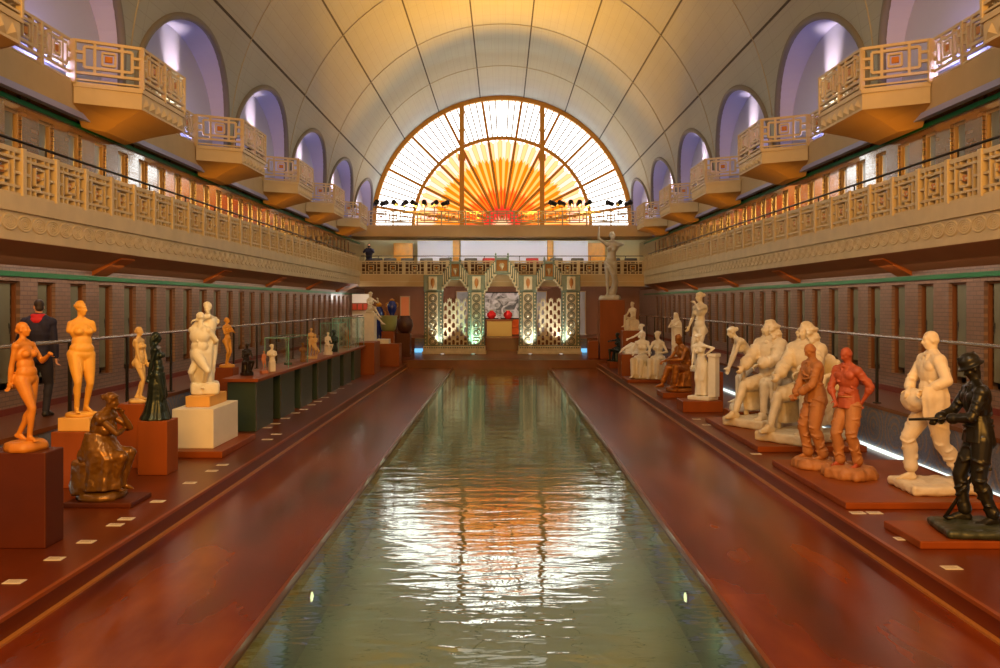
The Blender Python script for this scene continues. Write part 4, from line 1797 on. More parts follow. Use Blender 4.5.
def rock(mb, rx, ry, h, seed=0, n=20):
    """irregular plinth of modelled clay: flat below, uneven above"""
    rnd = random.Random(seed)
    a = [rnd.uniform(.86, 1.06) for _ in range(n)]
    vs = []
    for (k, z) in ((1.0, 0), (1.02, h * .35), (.95, h * .8), (.82, h)):
        for i in range(n):
            t = 2 * PI * i / n
            r = k * a[i]
            c, q = math.cos(t), math.sin(t)
            p = .75
            vs.append((rx * r * abs(c) ** p * (1 if c > 0 else -1), ry * r * abs(q) ** p * (1 if q > 0 else -1), z * rnd.uniform(.92, 1.05)))
    fs = []
    for k in range(3):
        for i in range(n):
            fs.append((k * n + i, k * n + (i + 1) % n, (k + 1) * n + (i + 1) % n, (k + 1) * n + i))
    fs += [tuple(range(n - 1, -1, -1)), tuple(range(3 * n, 4 * n))]
    return mb.add(vs, fs)


def plinth(label, x0, x1, y0, y1, z0, z1, m, cat='plinth', name='plinth', group=None, b=.012, cap=False):
    o = thing(name, label, cat, ((x0 + x1) / 2, (y0 + y1) / 2, z0), 0, group)
    w, d, h = (x1 - x0) / 2, (y1 - y0) / 2, z1 - z0
    mb = MB()
    mb.bevbox(-w, w, -d, d, 0, h - (.02 if cap else 0), b)
    mb.obj('block' if h > .2 else 'slab', m, o)
    if cap:
        mb = MB()
        mb.bevbox(-w - .012, w + .012, -d - .012, d + .012, h - .02, h, .006)
        mb.obj('top', m, o)
    return o
# ================================================================ statues, left side
M_amber = mat('amber_terracotta', rgb(206, 130, 40), .45, var=.15, vscale=7, bump=.1, bscale=60)
M_gold = mat('golden_plaster', rgb(228, 164, 60), .45, var=.12, vscale=7, bump=.08, bscale=60)
M_brz = mat('ochre_bronze', rgb(128, 84, 24), .28, metal=.35, var=.3, vscale=6, bump=.1, bscale=50)
M_pale = mat('pale_stone', rgb(214, 176, 112), .5, var=.12, vscale=7)
M_dkgreen = mat('dark_green_bronze', rgb(36, 46, 38), .35, metal=.4, var=.3, vscale=6)
M_white = mat('white_plaster', rgb(232, 224, 204), .55, var=.07, vscale=8, bump=.06, bscale=60)
M_creamblk = mat('cream_block', rgb(236, 226, 204), .6, var=.05)
M_ochreblk = mat('ochre_block', rgb(226, 168, 84), .6, var=.08)
M_terra = mat('terracotta', rgb(176, 114, 60), .6, var=.18, vscale=9, bump=.1, bscale=60)
M_terra_redder = mat('terracotta_redder', rgb(172, 78, 40), .6, var=.18, vscale=9, bump=.1, bscale=60)  # redder tone for one man's body and shirt

# --- first nude on the big dark plinth
plinth('large dark red plinth at the left edge under a walking nude', -5.2, -4.55, 8.77, 9.14, ZP, .207, M_darkwood)
t = thing('nude_statue', 'amber nude with capped hair walking, on the large dark plinth far left', 'statue', (-4.84, 8.95, .207), math.radians(78))
mb = MB()
rock(mb, .2, .17, .1, 3)
mb.obj('base', M_amber, t, True)
f = Fig('f', height=1.2, stout=1.16, hyaw=14, hpitch=-4, hr=(-.2, .12, .84), er=(-.3, .8, 0), hl=(.14, -.27, 1.27), el=(.5, .3, -.8), fl=(.06, .17, .1), fr=(-.05, -.1, .08), kl=(0, -1, 0), kr=(0, -1, 0), lean=-4, tilt=-3)
b = f.body(fp=(20, 0))
f.hair(b, 'cap')
f.put(b, 'body', M_amber, t, .09)

# --- second nude, armless, on a cream block on a brown plinth
plinth('brown plinth behind the seated bronze woman', -5.95, -5.42, 11.6, 12.1, ZP, .0, M_padwood)
plinth('small cream block under the golden armless nude', -5.88, -5.46, 11.64, 12.04, 0, .18, M_ochreblk, 'block', 'stone_block')
t = thing('armless_statue', 'tall golden armless nude with curly hair looking right, on a cream block', 'statue', (-5.66, 11.84, .18), math.radians(46))
mb = MB()
rock(mb, .19, .17, .06, 5)
mb.obj('base', M_gold, t, True)
f = Fig('f', height=1.47, stout=1.3, hyaw=38, hpitch=3, hl=None, hr=None, fl=(.1, .08, .08), fr=(-.09, -.05, .08), tilt=3, lean=-3)
b = f.body()
f.hair(b, 'curls')
f.put(b, 'body', M_gold, t, .05)

# --- seated bronze woman on a low slab
plinth('low dark slab under the seated bronze woman', -5.25, -4.43, 10.5, 11.13, ZP, -.69, M_darkwood, 'slab', 'wood_slab')
t = thing('seated_statue', 'glossy ochre bronze woman seated on a rock with her hand to her chin', 'statue', (-4.9, 10.82, -.69), math.radians(86))
mb = MB()
rock(mb, .3, .27, .1, 8)
mb.obj('base', M_brz, t, True)
f = Fig('f', height=1.62, stout=1.15, pelvis=(0, .12, .52), lean=26, hpitch=12, hyaw=10, hl=(.05, -.23, 1.02), el=(.5, -.3, -.8), hr=(.16, -.2, .8), er=(-.8, -.2, -.2), fl=(.08, -.2, .09), fr=(-.06, -.16, .09), kl=(.1, -1, .6), kr=(-.1, -1, .6), yl=4, yr=-4)
b = f.body()
f.hair(b, 'bun')
f.put(b, 'body', M_brz, t, .08)
b = MB()
f.leg(b, 1, .022, .85)
f.leg(b, -1, .022, .85)
f.torso(b, .018)
b.loft([((0, .08, .78), .17, .15, .2), ((0, .03, .58), .25, .25, .3), ((0, -.02, .46), .26, .3, .5), ((0, 0, .26), .24, .27, 1), ((0, .02, .04), .27, .3, 1.2)], 30, 9, .06)
f.put(b, 'robe', M_brz, t, .08, disp=.02, dscale=.06)
mb = MB()
mb.lathe([(.23, 0), (.24, .1), (.21, .3), (.22, .42), (.19, .44)], (0, .2, .06), 18)
f.sc(mb)
mb.blend('rock_seat', M_brz, t, .014, 3, .04, .12)

# --- pale nude behind, on its own brown plinth
plinth('narrow brown plinth behind the dark green statue', -5.72, -5.2, 13.05, 13.55, ZP, .2, M_padwood)
t = thing('pale_statue', 'small pale standing nude half hidden behind the dark green statue', 'statue', (-5.48, 13.3, .2), math.radians(86))
mb = MB()
rock(mb, .14, .14, .06, 9)
mb.obj('base', M_pale, t, True)
f = Fig('f', height=1.08, hyaw=5, hpitch=8, hl=(.1, -.16, .8), hr=(-.14, -.1, .84), fl=(.07, .1, .08), fr=(-.07, -.06, .08))
b = f.body()
f.hair(b, 'cap')
f.put(b, 'body', M_pale, t, .05)

# --- dark green bronze with long hair and a flaring robe
plinth('brown square plinth under the dark green statue', -5.18, -4.76, 12.5, 12.94, ZP, .02, M_padwood)
t = thing('dark_statue', 'dark green bronze woman with long hair and a robe spreading over her plinth', 'statue', (-4.97, 12.72, .02), math.radians(98))
f = Fig('f', height=1.25, hyaw=0, hpitch=2, hl=(.12, .16, .86), hr=(-.12, .16, .86), el=(.6, .7, 0), er=(-.6, .7, 0), lean=-3, fl=(.07, 0, .08), fr=(-.07, .02, .08))
b = f.body(hands=True)
f.hair(b, 'long')
f.put(b, 'body', M_dkgreen, t, .0)
b = MB()
b.loft([((0, .0, .95), .155, .13, .1), ((0, .02, .72), .185, .17, .5), ((0, .03, .4), .17, .18, 1), ((0, .04, .16), .22, .24, 1), ((0, .05, .02), .28, .3, 1), ((0, .05, 0), .28, .3, 1)], 32, 9, .07, seed=2)
f.put(b, 'robe', M_dkgreen, t, 0, disp=.015)

# --- entwined white couple on the big white block
plinth('low red slab under the big white block', -5.45, -4.42, 13.9, 15.8, ZP, -.647, M_padwood, 'slab', 'wood_slab')
o = plinth('big white block under the entwined couple', -5.32, -4.65, 14.18, 15.5, -.647, -.01, M_creamblk, 'block', 'white_block')
plinth('small ochre and white block directly under the entwined couple', -5.2, -4.8, 14.45, 15.35, -.01, .17, M_ochreblk, 'block', 'stone_block')
t = thing('couple_statue', 'tall white entwined couple carved from one block, on the big white block', 'statue', (-5.0, 14.9, .17), math.radians(20))
fa = Fig('f', height=1.42, pelvis=(.02, .0, .93), twist=20, hyaw=-40, hpitch=15, hroll=-8, hl=(-.2, -.2, 1.42), el=(.5, -.6, .4), hr=(-.2, -.26, 1.02), er=(-.6, -.2, -.4), fl=(.1, .02, .08), fr=(-.04, -.02, .08), stout=1.3)
b = fa.body()
fa.hair(b, 'curls', 3)
fb = Fig('m', height=1.42, pelvis=(-.15, -.2, .72), lean=5, twist=150, hyaw=100, hpitch=5, hl=(.16, .05, 1.3), el=(-.5, .2, -.4), hr=(.1, .02, .9), er=(.4, -.5, 0), fl=(-.26, .02, .08), fr=(-.06, -.22, .08), kl=(-.4, -.8, 0), kr=(.4, -.8, 0), stout=1.3)
b2 = fb.body()
fb.hair(b2, 'curls', 4)
b.add(b2.v, b2.f)
b.loft([((-.04, -.06, 1.0), .2, .17, .2), ((-.1, -.12, .75), .24, .2, .6), ((-.08, -.1, .4), .2, .2, .8), ((-.06, -.06, .0), .2, .2, .6)], 28, 7, .05)
b.ell((-.04, -.08, 1.02), (.19, .17, .38))
b.ell((.06, -.04, 1.3), (.14, .14, .22))
b.ell((-.14, -.1, .72), (.15, .16, .2))
fa.put(b, 'figures', M_white, t, .1, vox=.014)
mb = MB()
mb.bevbox(-.26, .2, -.27, .22, 0, .2, .03)
mb.blend('base', M_white, t, .02, 3, .03, .1)

# --- slender ochre girl behind the display table
plinth('narrow red plinth at the near end of the display table', -5.75, -5.38, 17.6, 18.0, ZP, .4, M_padwood)
t = thing('slender_statue', 'small slender ochre girl, hands at her chest, behind the display table end', 'statue', (-5.56, 17.8, .4), math.radians(66))
mb = MB()
rock(mb, .15, .13, .06, 4)
mb.obj('base', M_gold, t, True)
f = Fig('f', height=.95, stout=.88, hyaw=20, hl=(.06, -.2, 1.3), el=(.7, .1, -.5), hr=(-.04, -.2, 1.24), er=(-.7, .1, -.5), fl=(.06, .05, .08), fr=(-.06, 0, .08))
b = f.body()
f.hair(b, 'cap')
f.put(b, 'body', M_gold, t, .05)

# --- long display table
M_tabledk = mat('table_green', rgb(44, 62, 50), .35, var=.1)
t = thing('display_table', 'long display table with a red wood top on dark green slab legs', 'table', (-4.95, 0, ZP))
mb = MB()
mb.bevbox(-.36, .33, 16.65, 29.8, .95, 1.016, .01)
mb.obj('tabletop', M_padwood, t)
yb = 16.75
for i in range(7):
    L = 1.3
    mb = MB()
    mb.bevbox(-.28, .26, yb, yb + L, 0, .95, .01)
    mb.obj('leg', M_tabledk, t)
    mb = MB()
    mb.box(.262, .266, yb + .02, yb + .05, .02, .93)
    mb.obj('edge_strip', M_steel, t)
    yb += 1.86
mb = MB()
mb.box(-.2, -.16, 16.8, 29.6, .02, .06)
mb.obj('stretcher', M_padwood, t)
ZT = ZP + 1.016


def statuette(name, label, px, x, m, h, kind, base=.06, rz=40, group=None, bm=None):
    Y = x * F / (px - VX)
    t = thing(name, label, 'statuette', (x, Y, ZT), math.radians(rz), group)
    mb = MB()
    mb.bevbox(-h * .17, h * .17, -h * .15, h * .15, 0, base, .006)
    mb.obj('base', bm or m, t)
    if kind == 'stand':
        f = Fig('f', height=h, hyaw=20, hl=(.05, -.24, 1.1), hr=(-.26, .0, .8), tilt=4)
        b = f.body(hands=False)
        f.hair(b, 'bun')
    elif kind == 'seat':
        f = Fig('f', height=h * 1.35, pelvis=(0, .1, .45), lean=12, hpitch=10, hl=(.1, -.25, .62), hr=(-.1, -.25, .62), fl=(.1, -.2, .08), fr=(-.08, -.16, .08), kl=(.2, -1, .5), kr=(-.2, -1, .5))
        b = f.body(hands=False)
        f.hair(b, 'bun')
        b.loft([((0, .08, .5), .19, .17, .2), ((0, .06, .3), .2, .19, .8), ((0, .04, .0), .22, .2, .8)], 24, 7, .05)
    elif kind == 'bust':
        f = Fig('f', height=h * 2.6, pelvis=(0, 0, .0), hl=None, hr=None, hyaw=15)
        b = MB()
        f.torso(b)
        f.arm(b, 1)
        f.arm(b, -1)
        f.head(b)
        f.hair(b, 'bun')
        b.v = [(x_, y_, max(z_, .08) - .08) for x_, y_, z_ in b.v]
    elif kind == 'pair':
        f = Fig('f', height=h, hyaw=-30, hl=(.3, -.1, 1.2), hr=(-.2, -.2, 1.0), tilt=5)
        b = f.body(hands=False)
        f.hair(b, 'curls')
        g = Fig('f', height=h, pelvis=(.22, -.05, .6), lean=10, hyaw=-40, hl=(.1, -.2, .8), hr=(0, -.1, 1.0), fl=(.32, -.1, .08), fr=(.2, -.2, .08))
        b2 = g.body(hands=False)
        g.hair(b2, 'bun')
        b.add(b2.v, b2.f)
    f.put(b, 'figure', m, t, base - .005, vox=.016)
    return t


M_dkbrz = mat('dark_bronze_small', rgb(44, 36, 28), .35, metal=.4)
M_pink = mat('pink_terracotta', rgb(190, 120, 84), .6)
statuette('seated_statuette', 'dark bronze seated statuette at the near end of the display table', 247, -5.05, M_dkbrz, .6, 'seat')
statuette('small_statuette', 'small pink terracotta statuette beside the dark seated one', 264, -4.85, M_pink, .4, 'stand')
statuette('white_bust', 'white torso on a tall white block on the display table', 272, -4.82, M_white, .34, 'bust', .2)
statuette('group_statuette', 'cream pair of nude girls on the display table, tallest piece there', 311, -4.92, M_pale, .72, 'pair')
statuette('terracotta_bust', 'terracotta bust just left of the cream pair of girls', 303, -4.85, M_terra, .3, 'bust', .14)
statuette('kneeling_statuette', 'slim white seated statuette right of the cream pair of girls', 328, -4.82, M_white, .56, 'seat', .08)
statuette('case_statuette', 'grey green statuette inside the first glass case', 288, -4.95, mat('verdigris', rgb(70, 92, 76), .5), .42, 'stand')
statuette('case_statuette', 'brown figure among the farthest glass cases', 347, -4.95, M_terra, .62, 'stand')
statuette('case_statuette', 'white standing figure among the farthest glass cases', 363, -4.9, M_white, .6, 'stand')


def glass_mat_clear():
    m, nt, out = new_mat('case_glass')
    t = nt.nodes.new('ShaderNodeBsdfTransparent')
    t.inputs[0].default_value = (.95, .985, .97, 1)
    g = nt.nodes.new('ShaderNodeBsdfGlossy')
    g.inputs['Roughness'].default_value = .03
    fr = nt.nodes.new('ShaderNodeFresnel')
    fr.inputs[0].default_value = 1.35
    mx = nt.nodes.new('ShaderNodeMixShader')
    ge = nt.nodes.new('ShaderNodeNewGeometry')
    k = NT(nt)
    nt.links.new(k.m('MULTIPLY', fr.outputs[0], k.m('SUBTRACT', 1, ge.outputs['Backfacing'])), mx.inputs[0])
    nt.links.new(t.outputs[0], mx.inputs[1])
    nt.links.new(g.outputs[0], mx.inputs[2])
    nt.links.new(mx.outputs[0], out.inputs[0])
    return m


M_glass = glass_mat_clear()
M_glassedge = mat('glass_edge', rgb(110, 170, 150), .2)


def case(label, y0, y1, h, x0=-5.2, x1=-4.68):
    o = thing('glass_case', label, 'glass case', ((x0 + x1) / 2, (y0 + y1) / 2, ZT), 0, 'glass cases on the display table')
    w, d = (x1 - x0) / 2, (y1 - y0) / 2
    for q in ((-w, -w + .008, -d, d), (w - .008, w, -d, d), (-w + .008, w - .008, -d, -d + .008), (-w + .008, w - .008, d - .008, d)):
        mb = MB()
        mb.box(*q, .0, h)
        mb.obj('pane', M_glass, o)
    mb = MB()
    mb.box(-w, w, -d, d, h, h + .008)
    mb.obj('lid', M_glass, o)
    mb = MB()
    e = .006
    for sx in (-w, w):
        for sy in (-d, d):
            mb.box(sx - e, sx + e, sy - e, sy + e, 0, h)
    for sx in (-w, w):
        mb.box(sx - e, sx + e, -d, d, h, h + .012)
    for sy in (-d, d):
        mb.box(-w, w, sy - e, sy + e, h, h + .012)
    mb.obj('edges', M_glassedge, o)
    return o


case('glass case with a grey green statuette, nearest on the display table', 19.3, 21.2, .66)
case('glass case right of the slim white statuette on the display table', 25.2, 26.6, .85)
case('glass case holding the brown figure near the table end', 27.0, 28.4, .95)
case('last glass case at the far end of the display table', 28.55, 29.7, .95, -5.22, -4.66)
statuette('case_vase', 'pale vase like figure inside the glass case after the slim white statuette', 334, -4.93, M_dkgreen, .5, 'bust', .1)

# --- far left group: white seated woman on a block, green basin, vases
M_blk2 = M_padwood
a0 = at(367.5, 0, 31.5).x
o = plinth('low red wood block at the far end of the display table', -4.95, -4.35, 30.0, 31.4, ZP, .35, M_padwood, 'block', 'wood_block')
o = plinth('wide red wood block in front of the green basin', at(375.5, 0, 33.8).x, at(399, 0, 33.8).x, 33.8, 34.7, ZP, .125, M_padwood, 'block', 'wood_block')
p0, p1 = at(366.5, 342, 33.6).x, at(376.5, 313, 33.6).x
o = plinth('tall white block under the white seated woman', -5.2, -4.78, 33.0, 33.6, ZP, 1.31, M_white, 'block', 'white_block')
o = plinth('white step at the foot of the tall white block', at(376, 0, 34.0).x, at(389, 0, 34.0).x, 33.95, 34.5, .125, .3, M_white, 'block', 'white_block')
t = thing('seated_statue', 'white plaster woman sitting on the tall white block, one leg hanging down', 'statue', (-4.95, 33.28, 1.31), math.radians(55))
f = Fig('f', height=1.5, pelvis=(0, .08, .12), lean=6, hpitch=14, hyaw=-10, hl=(.1, -.3, .62), el=(.5, 0, -.5), hr=(-.14, -.3, .3), er=(-.6, .3, -.2), fl=(.06, -.62, -.42), fr=(-.1, -.58, -.1), kl=(.1, -.5, 1), kr=(-.1, -.4, 1))
b = f.body()
f.hair(b, 'bun')
f.put(b, 'body', M_white, t, 0)
o = plinth('red wood plinth under the green basin', at(382, 0, 36.2).x, at(394, 0, 36.2).x, 36.0, 36.6, ZP, .54, M_padwood)
p = at(388.5, 331, 36.3)
t = thing('green_basin', 'large pale green ceramic basin on a red plinth at the far left', 'basin', (p.x, 36.3, .54))
mb = MB()
mb.lathe([(.2, 0), (.28, .04), (.34, .3), (.36, .6), (.375, .64), (.35, .64), (.32, .5), (.25, .12), (.0, .1)], n=28)
mb.obj('bowl', mat('green_glaze', rgb(150, 156, 92), .3), t, True)
mb = MB()
Mr = None
mb.torus((0, 0, .62), .365, .02, None, 28, 6)
mb.obj('rim', bpy.data.materials['green_glaze'], t, True)
o = plinth('tall dark red plinth under the brown pot left of the portico', at(396, 0, 37.8).x, at(410, 0, 37.8).x, 37.8, 38.4, -.75, .4, M_darkwood)
p = at(405, 334, 38.1)
t = thing('brown_pot', 'big round dark brown pot on the tall plinth left of the portico', 'pot', (p.x, 38.1, .4))
mb = MB()
mb.lathe([(.18, 0), (.3, .12), (.36, .35), (.33, .55), (.22, .68), (.24, .73), (.2, .73), (.18, .6)], n=26)
mb.obj('body', mat('brown_glaze', rgb(84, 50, 36), .4, var=.3, vscale=5), t, True)
mb = MB()
mb.torus((0, 0, .73), .225, .022, None, 26, 6)
mb.obj('lip', bpy.data.materials['brown_glaze'], t, True)
M_blue = mat('cobalt_glaze', rgb(24, 44, 130), .15, coat=.6)
for px, y1, hgt, lab in ((379, 342, 1.75, 'left'), (392, 318, .85, 'right')):
    p = at(px, y1, 39.2)
    o = plinth('dark pedestal under the %s blue vase' % lab, p.x - .22, p.x + .22, 39.0, 39.45, -.62, p.z, M_darkwood)
    t = thing('blue_vase', 'tall cobalt blue vase with gilt top beyond the green basin, the %s one' % lab, 'vase', (p.x, 39.22, p.z))
    mb = MB()
    r = hgt * .13 if lab == 'left' else .2
    mb.lathe([(r * .7, 0), (r * .8, .03), (r * .4, hgt * .12), (r * .95, hgt * .4), (r * 1.1, hgt * .62), (r * .8, hgt * .82), (r * .4, hgt * .9), (r * .5, hgt * .95), (r * .35, hgt * .95)], n=24)
    mb.obj('body', M_blue, t, True)
    mb = MB()
    mb.lathe([(r * .42, hgt * .9), (r * .58, hgt * .96), (r * .4, hgt * .98), (r * .1, hgt * 1.02)], n=20)
    mb.obj('lid', M_goldcol, t, True)
    for sx in (-1, 1):
        mb = MB()
        mb.path([(sx * r * .8, 0, hgt * .8), (sx * r * 1.3, 0, hgt * .76), (sx * r * 1.3, 0, hgt * .62), (sx * r * 1.0, 0, hgt * .56)], .02, 8)
        mb.obj('handle', M_goldcol, t, True)
# white lit room with red frames on the far left
panel('display_board', 'bright white board behind the small red pictures at the far left', 'board', 352, 369, 294, 338, 43.3, mat('white_wall_lit', rgb(240, 232, 220), .6))
for px0, px1, lab in ((352.8, 356.6, 'left'), (358, 362, 'middle'), (363.5, 367.5, 'right')):
    panel('red_picture', 'small red picture on the bright white panel, the %s one' % lab, 'picture', px0, px1, 304, 309.5, 43.1, mat('red_picture', rgb(200, 60, 20), .5), M_padwood, .04, 'red pictures')

# --- visitors
M_navy = mat('navy_jacket', rgb(26, 26, 54), .8)
M_skin = mat('skin', rgb(206, 150, 118), .5)
M_hairb = mat('brown_hair', rgb(38, 24, 18), .6)
M_redc = mat('red_collar', rgb(190, 24, 40), .7)
M_trs = mat('dark_trousers', rgb(30, 28, 44), .8)


def visitor(name, label, loc, rz, height=1.72, sex='m', coat=M_navy, collar=None, z=0, scarf=False, **kw):
    t = thing(name, label, 'person', (loc[0], loc[1], z), math.radians(rz))
    f = Fig(sex, height=height, **kw)
    b = f.body()
    f.put(b, 'body', M_skin, t, 0)
    b = MB()
    f.torso(b, .022)
    f.arm(b, 1, .016, .92)
    f.arm(b, -1, .016, .92)
    b.v = [v for v in b.v]
    f.put(b, 'jacket', coat, t, 0, disp=.012)
    b = MB()
    f.leg(b, 1, .016, .97)
    f.leg(b, -1, .016, .97)
    b.ell(f.P, (.17, .14, .12), f.Tp)
    f.put(b, 'trousers', M_trs, t, 0, disp=.008)
    b = MB()
    for sd in (1, -1):
        f.foot(b, sd, .012)
    f.put(b, 'shoes', M_black, t, 0)
    b = MB()
    f.hair(b, 'short')
    f.put(b, 'hair', M_hairb, t, 0)
    if collar:
        b = MB()
        b.torus(f.N + Vector((0, 0, .03)), .075, .036, f.T, 20, 8)
        b.ell(f.N + f.T @ Vector((0, .07, -.03)), (.1, .045, .06))
        f.put(b, 'scarf', collar, t, 0)
    return t, f


visitor('visitor', 'visitor in a navy jacket with a red collar in the left corridor, seen from behind', (-6.95, 13.2), 190, 1.74, collar=M_redc, hl=(.32, -.25, .98), hr=(-.24, -.05, .8), hyaw=30)
t, f = visitor('visitor', 'visitor in dark clothes photographing from the end gallery at the left corner', (at(369, 260, 43.3).x, 43.3), 0, 1.72, z=2.9, hl=(.1, -.3, 1.5), hr=(-.05, -.3, 1.5), el=(.7, .1, -.8), er=(-.7, .1, -.8))
o = thing('camera', 'black camera held by the visitor on the end gallery', 'camera', (at(369, 260, 43.3).x + .06, 43.3 - .37, 2.9 + 1.55))
mb = MB()
mb.bevbox(-.07, .07, -.03, .03, -.045, .045, .01)
mb.obj('camera_body', M_black, o)
mb = MB()
mb.tube((0, -.03, 0), (0, -.1, 0), .035, .03, 14)
mb.obj('lens', M_black, o)
for sx, side in ((-1, 'left'), (1, 'right')):
    o = thing('floodlight', 'black floodlight on a low stand behind the lattice of the second %s balcony' % side, 'floodlight', (sx * 6.68, 22.75, 5.3))
    for k in range(3):
        a = 2 * PI * k / 3
        mb = MB()
        mb.tube((.2 * math.cos(a), .2 * math.sin(a), .0), (0, 0, .3), .014)
        mb.obj('leg', M_black, o)
    mb = MB()
    mb.tube((0, 0, .26), (0, 0, .42), .018)
    mb.obj('pole', M_black, o)
    mb = MB()
    mb.bevbox(-.19, .19, -.12, .1, .36, .66, .03)
    for i in range(6):
        mb.box(-.15 + i * .055, -.13 + i * .055, .1, .14, .4, .62)
    mb.obj('lamp_housing', M_black, o)
    mb = MB()
    mb.bevbox(-.16, .16, -.135, -.12, .39, .63, .006)
    mb.obj('glass_front', M_pane, o)
# ================================================================ statues, right side
M_dkman = mat('black_bronze', rgb(40, 36, 24), .35, metal=.35, var=.3, vscale=7)
M_dkbase = mat('bronze_base', rgb(58, 62, 44), .4, metal=.2, var=.25, vscale=7)
M_plas = mat('warm_plaster', rgb(232, 210, 174), .6, var=.1, vscale=7, bump=.08, bscale=60)
M_plas2 = mat('aged_plaster', rgb(222, 204, 170), .6, var=.14, vscale=7, bump=.1, bscale=50)

# --- helmeted bronze man with a rod
plinth('low red slab under the helmeted bronze man', 4.16, 5.5, 8.75, 9.6, ZP, -.67, M_padwood, 'slab', 'wood_slab')
t = thing('bronze_man', 'dark bronze man in a helmet holding a long rod, nearest on the right', 'statue', (4.93, 9.1, -.67), math.radians(-98))
mb = MB()
mb.bevbox(-.3, .36, -.42, .36, 0, .09, .03)
rock(mb, .3, .3, .12, 11)
mb.blend('base', M_dkbase, t, .018, 3, .03, .1)
f = Fig('m', height=1.68, hpitch=26, hyaw=-4, lean=7, hl=(.06, -.33, 1.12), el=(.8, .35, -.6), hr=(-.1, -.38, 1.1), er=(-.8, .35, -.6), fl=(.1, .12, .08), fr=(-.1, -.1, .08))
b = f.body(curl=1.1)
f.put(b, 'body', M_dkman, t, .1)
b = MB()
f.shirt(b, .014, 61, .85)
f.put(b, 'jacket', M_dkman, t, .1, vox=.01, smooth=2)
b = MB()
f.trousers(b, .022, 62, .9)
f.put(b, 'trousers', M_dkman, t, .1, vox=.01, smooth=2)
for sd in (1, -1):
    b = MB()
    f.foot(b, sd, .012)
    f.put(b, 'shoe', M_dkman, t, .1)
b = MB()
H, M = f.H, f.HM
b.lathe([(.142, .0), (.147, .012), (.112, .035), (.112, .09), (.085, .135), (.03, .155), (.0, .157)], (0, 0, 0), 22)
b.v = [tuple(H + M @ (Vector(v) + Vector((0, .005, .03)))) for v in b.v]
b.cap(H + M @ Vector((0, -.085, .16)), H + M @ Vector((0, .095, .16)), .014)
f.put(b, 'helmet', M_dkman, t, .1, vox=.01, smooth=1)
mb = MB()
hL, hR = f.hl, f.hr
d = Vector((-.05, -1, -.06)).normalized()
c = (hL + hR) / 2 + Vector((0, -.05, 0))
mb.tube(c - d * .3, c + d * .3, .02, .014, 10)
mb.tube(c - d * .34, c - d * .1, .034, .026, 10)
f.sc(mb)
mb.obj('rod', M_dkman, t, True, (0, 0, .1))
mb = MB()
mb.tube((-.16, -.28, .1), (-.1, .02, .62), .02, .018, 10)
mb.tube((-.2, -.1, .58), (.02, .12, .66), .026, .016, 10)
mb.obj('pick', M_dkman, t, True)

# --- three workers on one long slab
plinth('long red slab under the plaster sower and the two terracotta men', 4.08, 6.1, 10.44, 13.3, ZP, -.667, M_padwood, 'slab', 'wood_slab')
t = thing('plaster_man', 'pale plaster man striding with a sack at his waist, behind the helmeted bronze man', 'statue', (5.45, 11.15, -.667), math.radians(-90))
mb = MB()
mb.bevbox(-.36, .4, -.42, .44, 0, .12, .03)
mb.blend('base', M_plas, t, .02, 3, .05, .12)
f = Fig('m', height=1.93, pelvis=(0, 0, .9), hpitch=10, hyaw=-14, hl=(.3, -.22, 1.06), el=(.6, .6, 0), hr=(-.02, -.26, 1.04), er=(-.7, .1, -.2), fl=(.12, .3, .1), fr=(-.08, -.2, .08), lean=2, stout=1.06)
b = f.body(curl=.9, fp=(14, 0))
f.hair(b, 'bald')
f.put(b, 'body', M_plas, t, .11)
b = MB()
f.shirt(b, .018, 71, .55)
f.put(b, 'shirt', M_plas, t, .11, vox=.01, smooth=2)
b = MB()
f.trousers(b, .03, 72, .8)
f.put(b, 'trousers', M_plas, t, .11, vox=.01, smooth=2)
b = MB()
b.ell((-.03, -.2, .93), (.2, .13, .14), None, 16, 10)
b.ell((.1, -.12, .98), (.13, .12, .1), None, 14, 8)
f.put(b, 'sack', M_plas, t, .11, disp=.03, dscale=.07)
b = MB()
b.loft([((.31, -.12, 1.12), .07, .13, .2), ((.33, -.12, 1.0), .07, .15, .8), ((.33, -.1, .8), .06, .15, 1.2), ((.33, -.1, .74), .05, .14, 1.2)], 26, 7, .12)
f.put(b, 'cloth', M_plas, t, .11, disp=.015)

t = thing('red_man', 'terracotta man with redder body and shirt, bowed head and a hand on his hip', 'statue', (4.72, 11.98, -.667), math.radians(-62))
mb = MB()
rock(mb, .36, .32, .16, 21)
mb.blend('base', M_terra, t, .02, 2, .06, .1)
f = Fig('m', height=1.62, hpitch=26, hyaw=-12, lean=6, hl=(.2, .06, .98), el=(1, .5, .2), hr=(-.06, -.22, .98), er=(-.8, .1, -.2), fl=(.12, .06, .08), fr=(-.1, -.06, .08))
b = f.body(curl=.9)
f.hair(b, 'bald')
f.put(b, 'body', M_terra_redder, t, .14)
b = MB()
f.shirt(b, .012, 81, .3)
f.put(b, 'shirt', M_terra_redder, t, .14, vox=.01, smooth=2)
b = MB()
f.trousers(b, .03, 82, .94)
f.put(b, 'trousers', M_terra, t, .14, vox=.01, smooth=2)

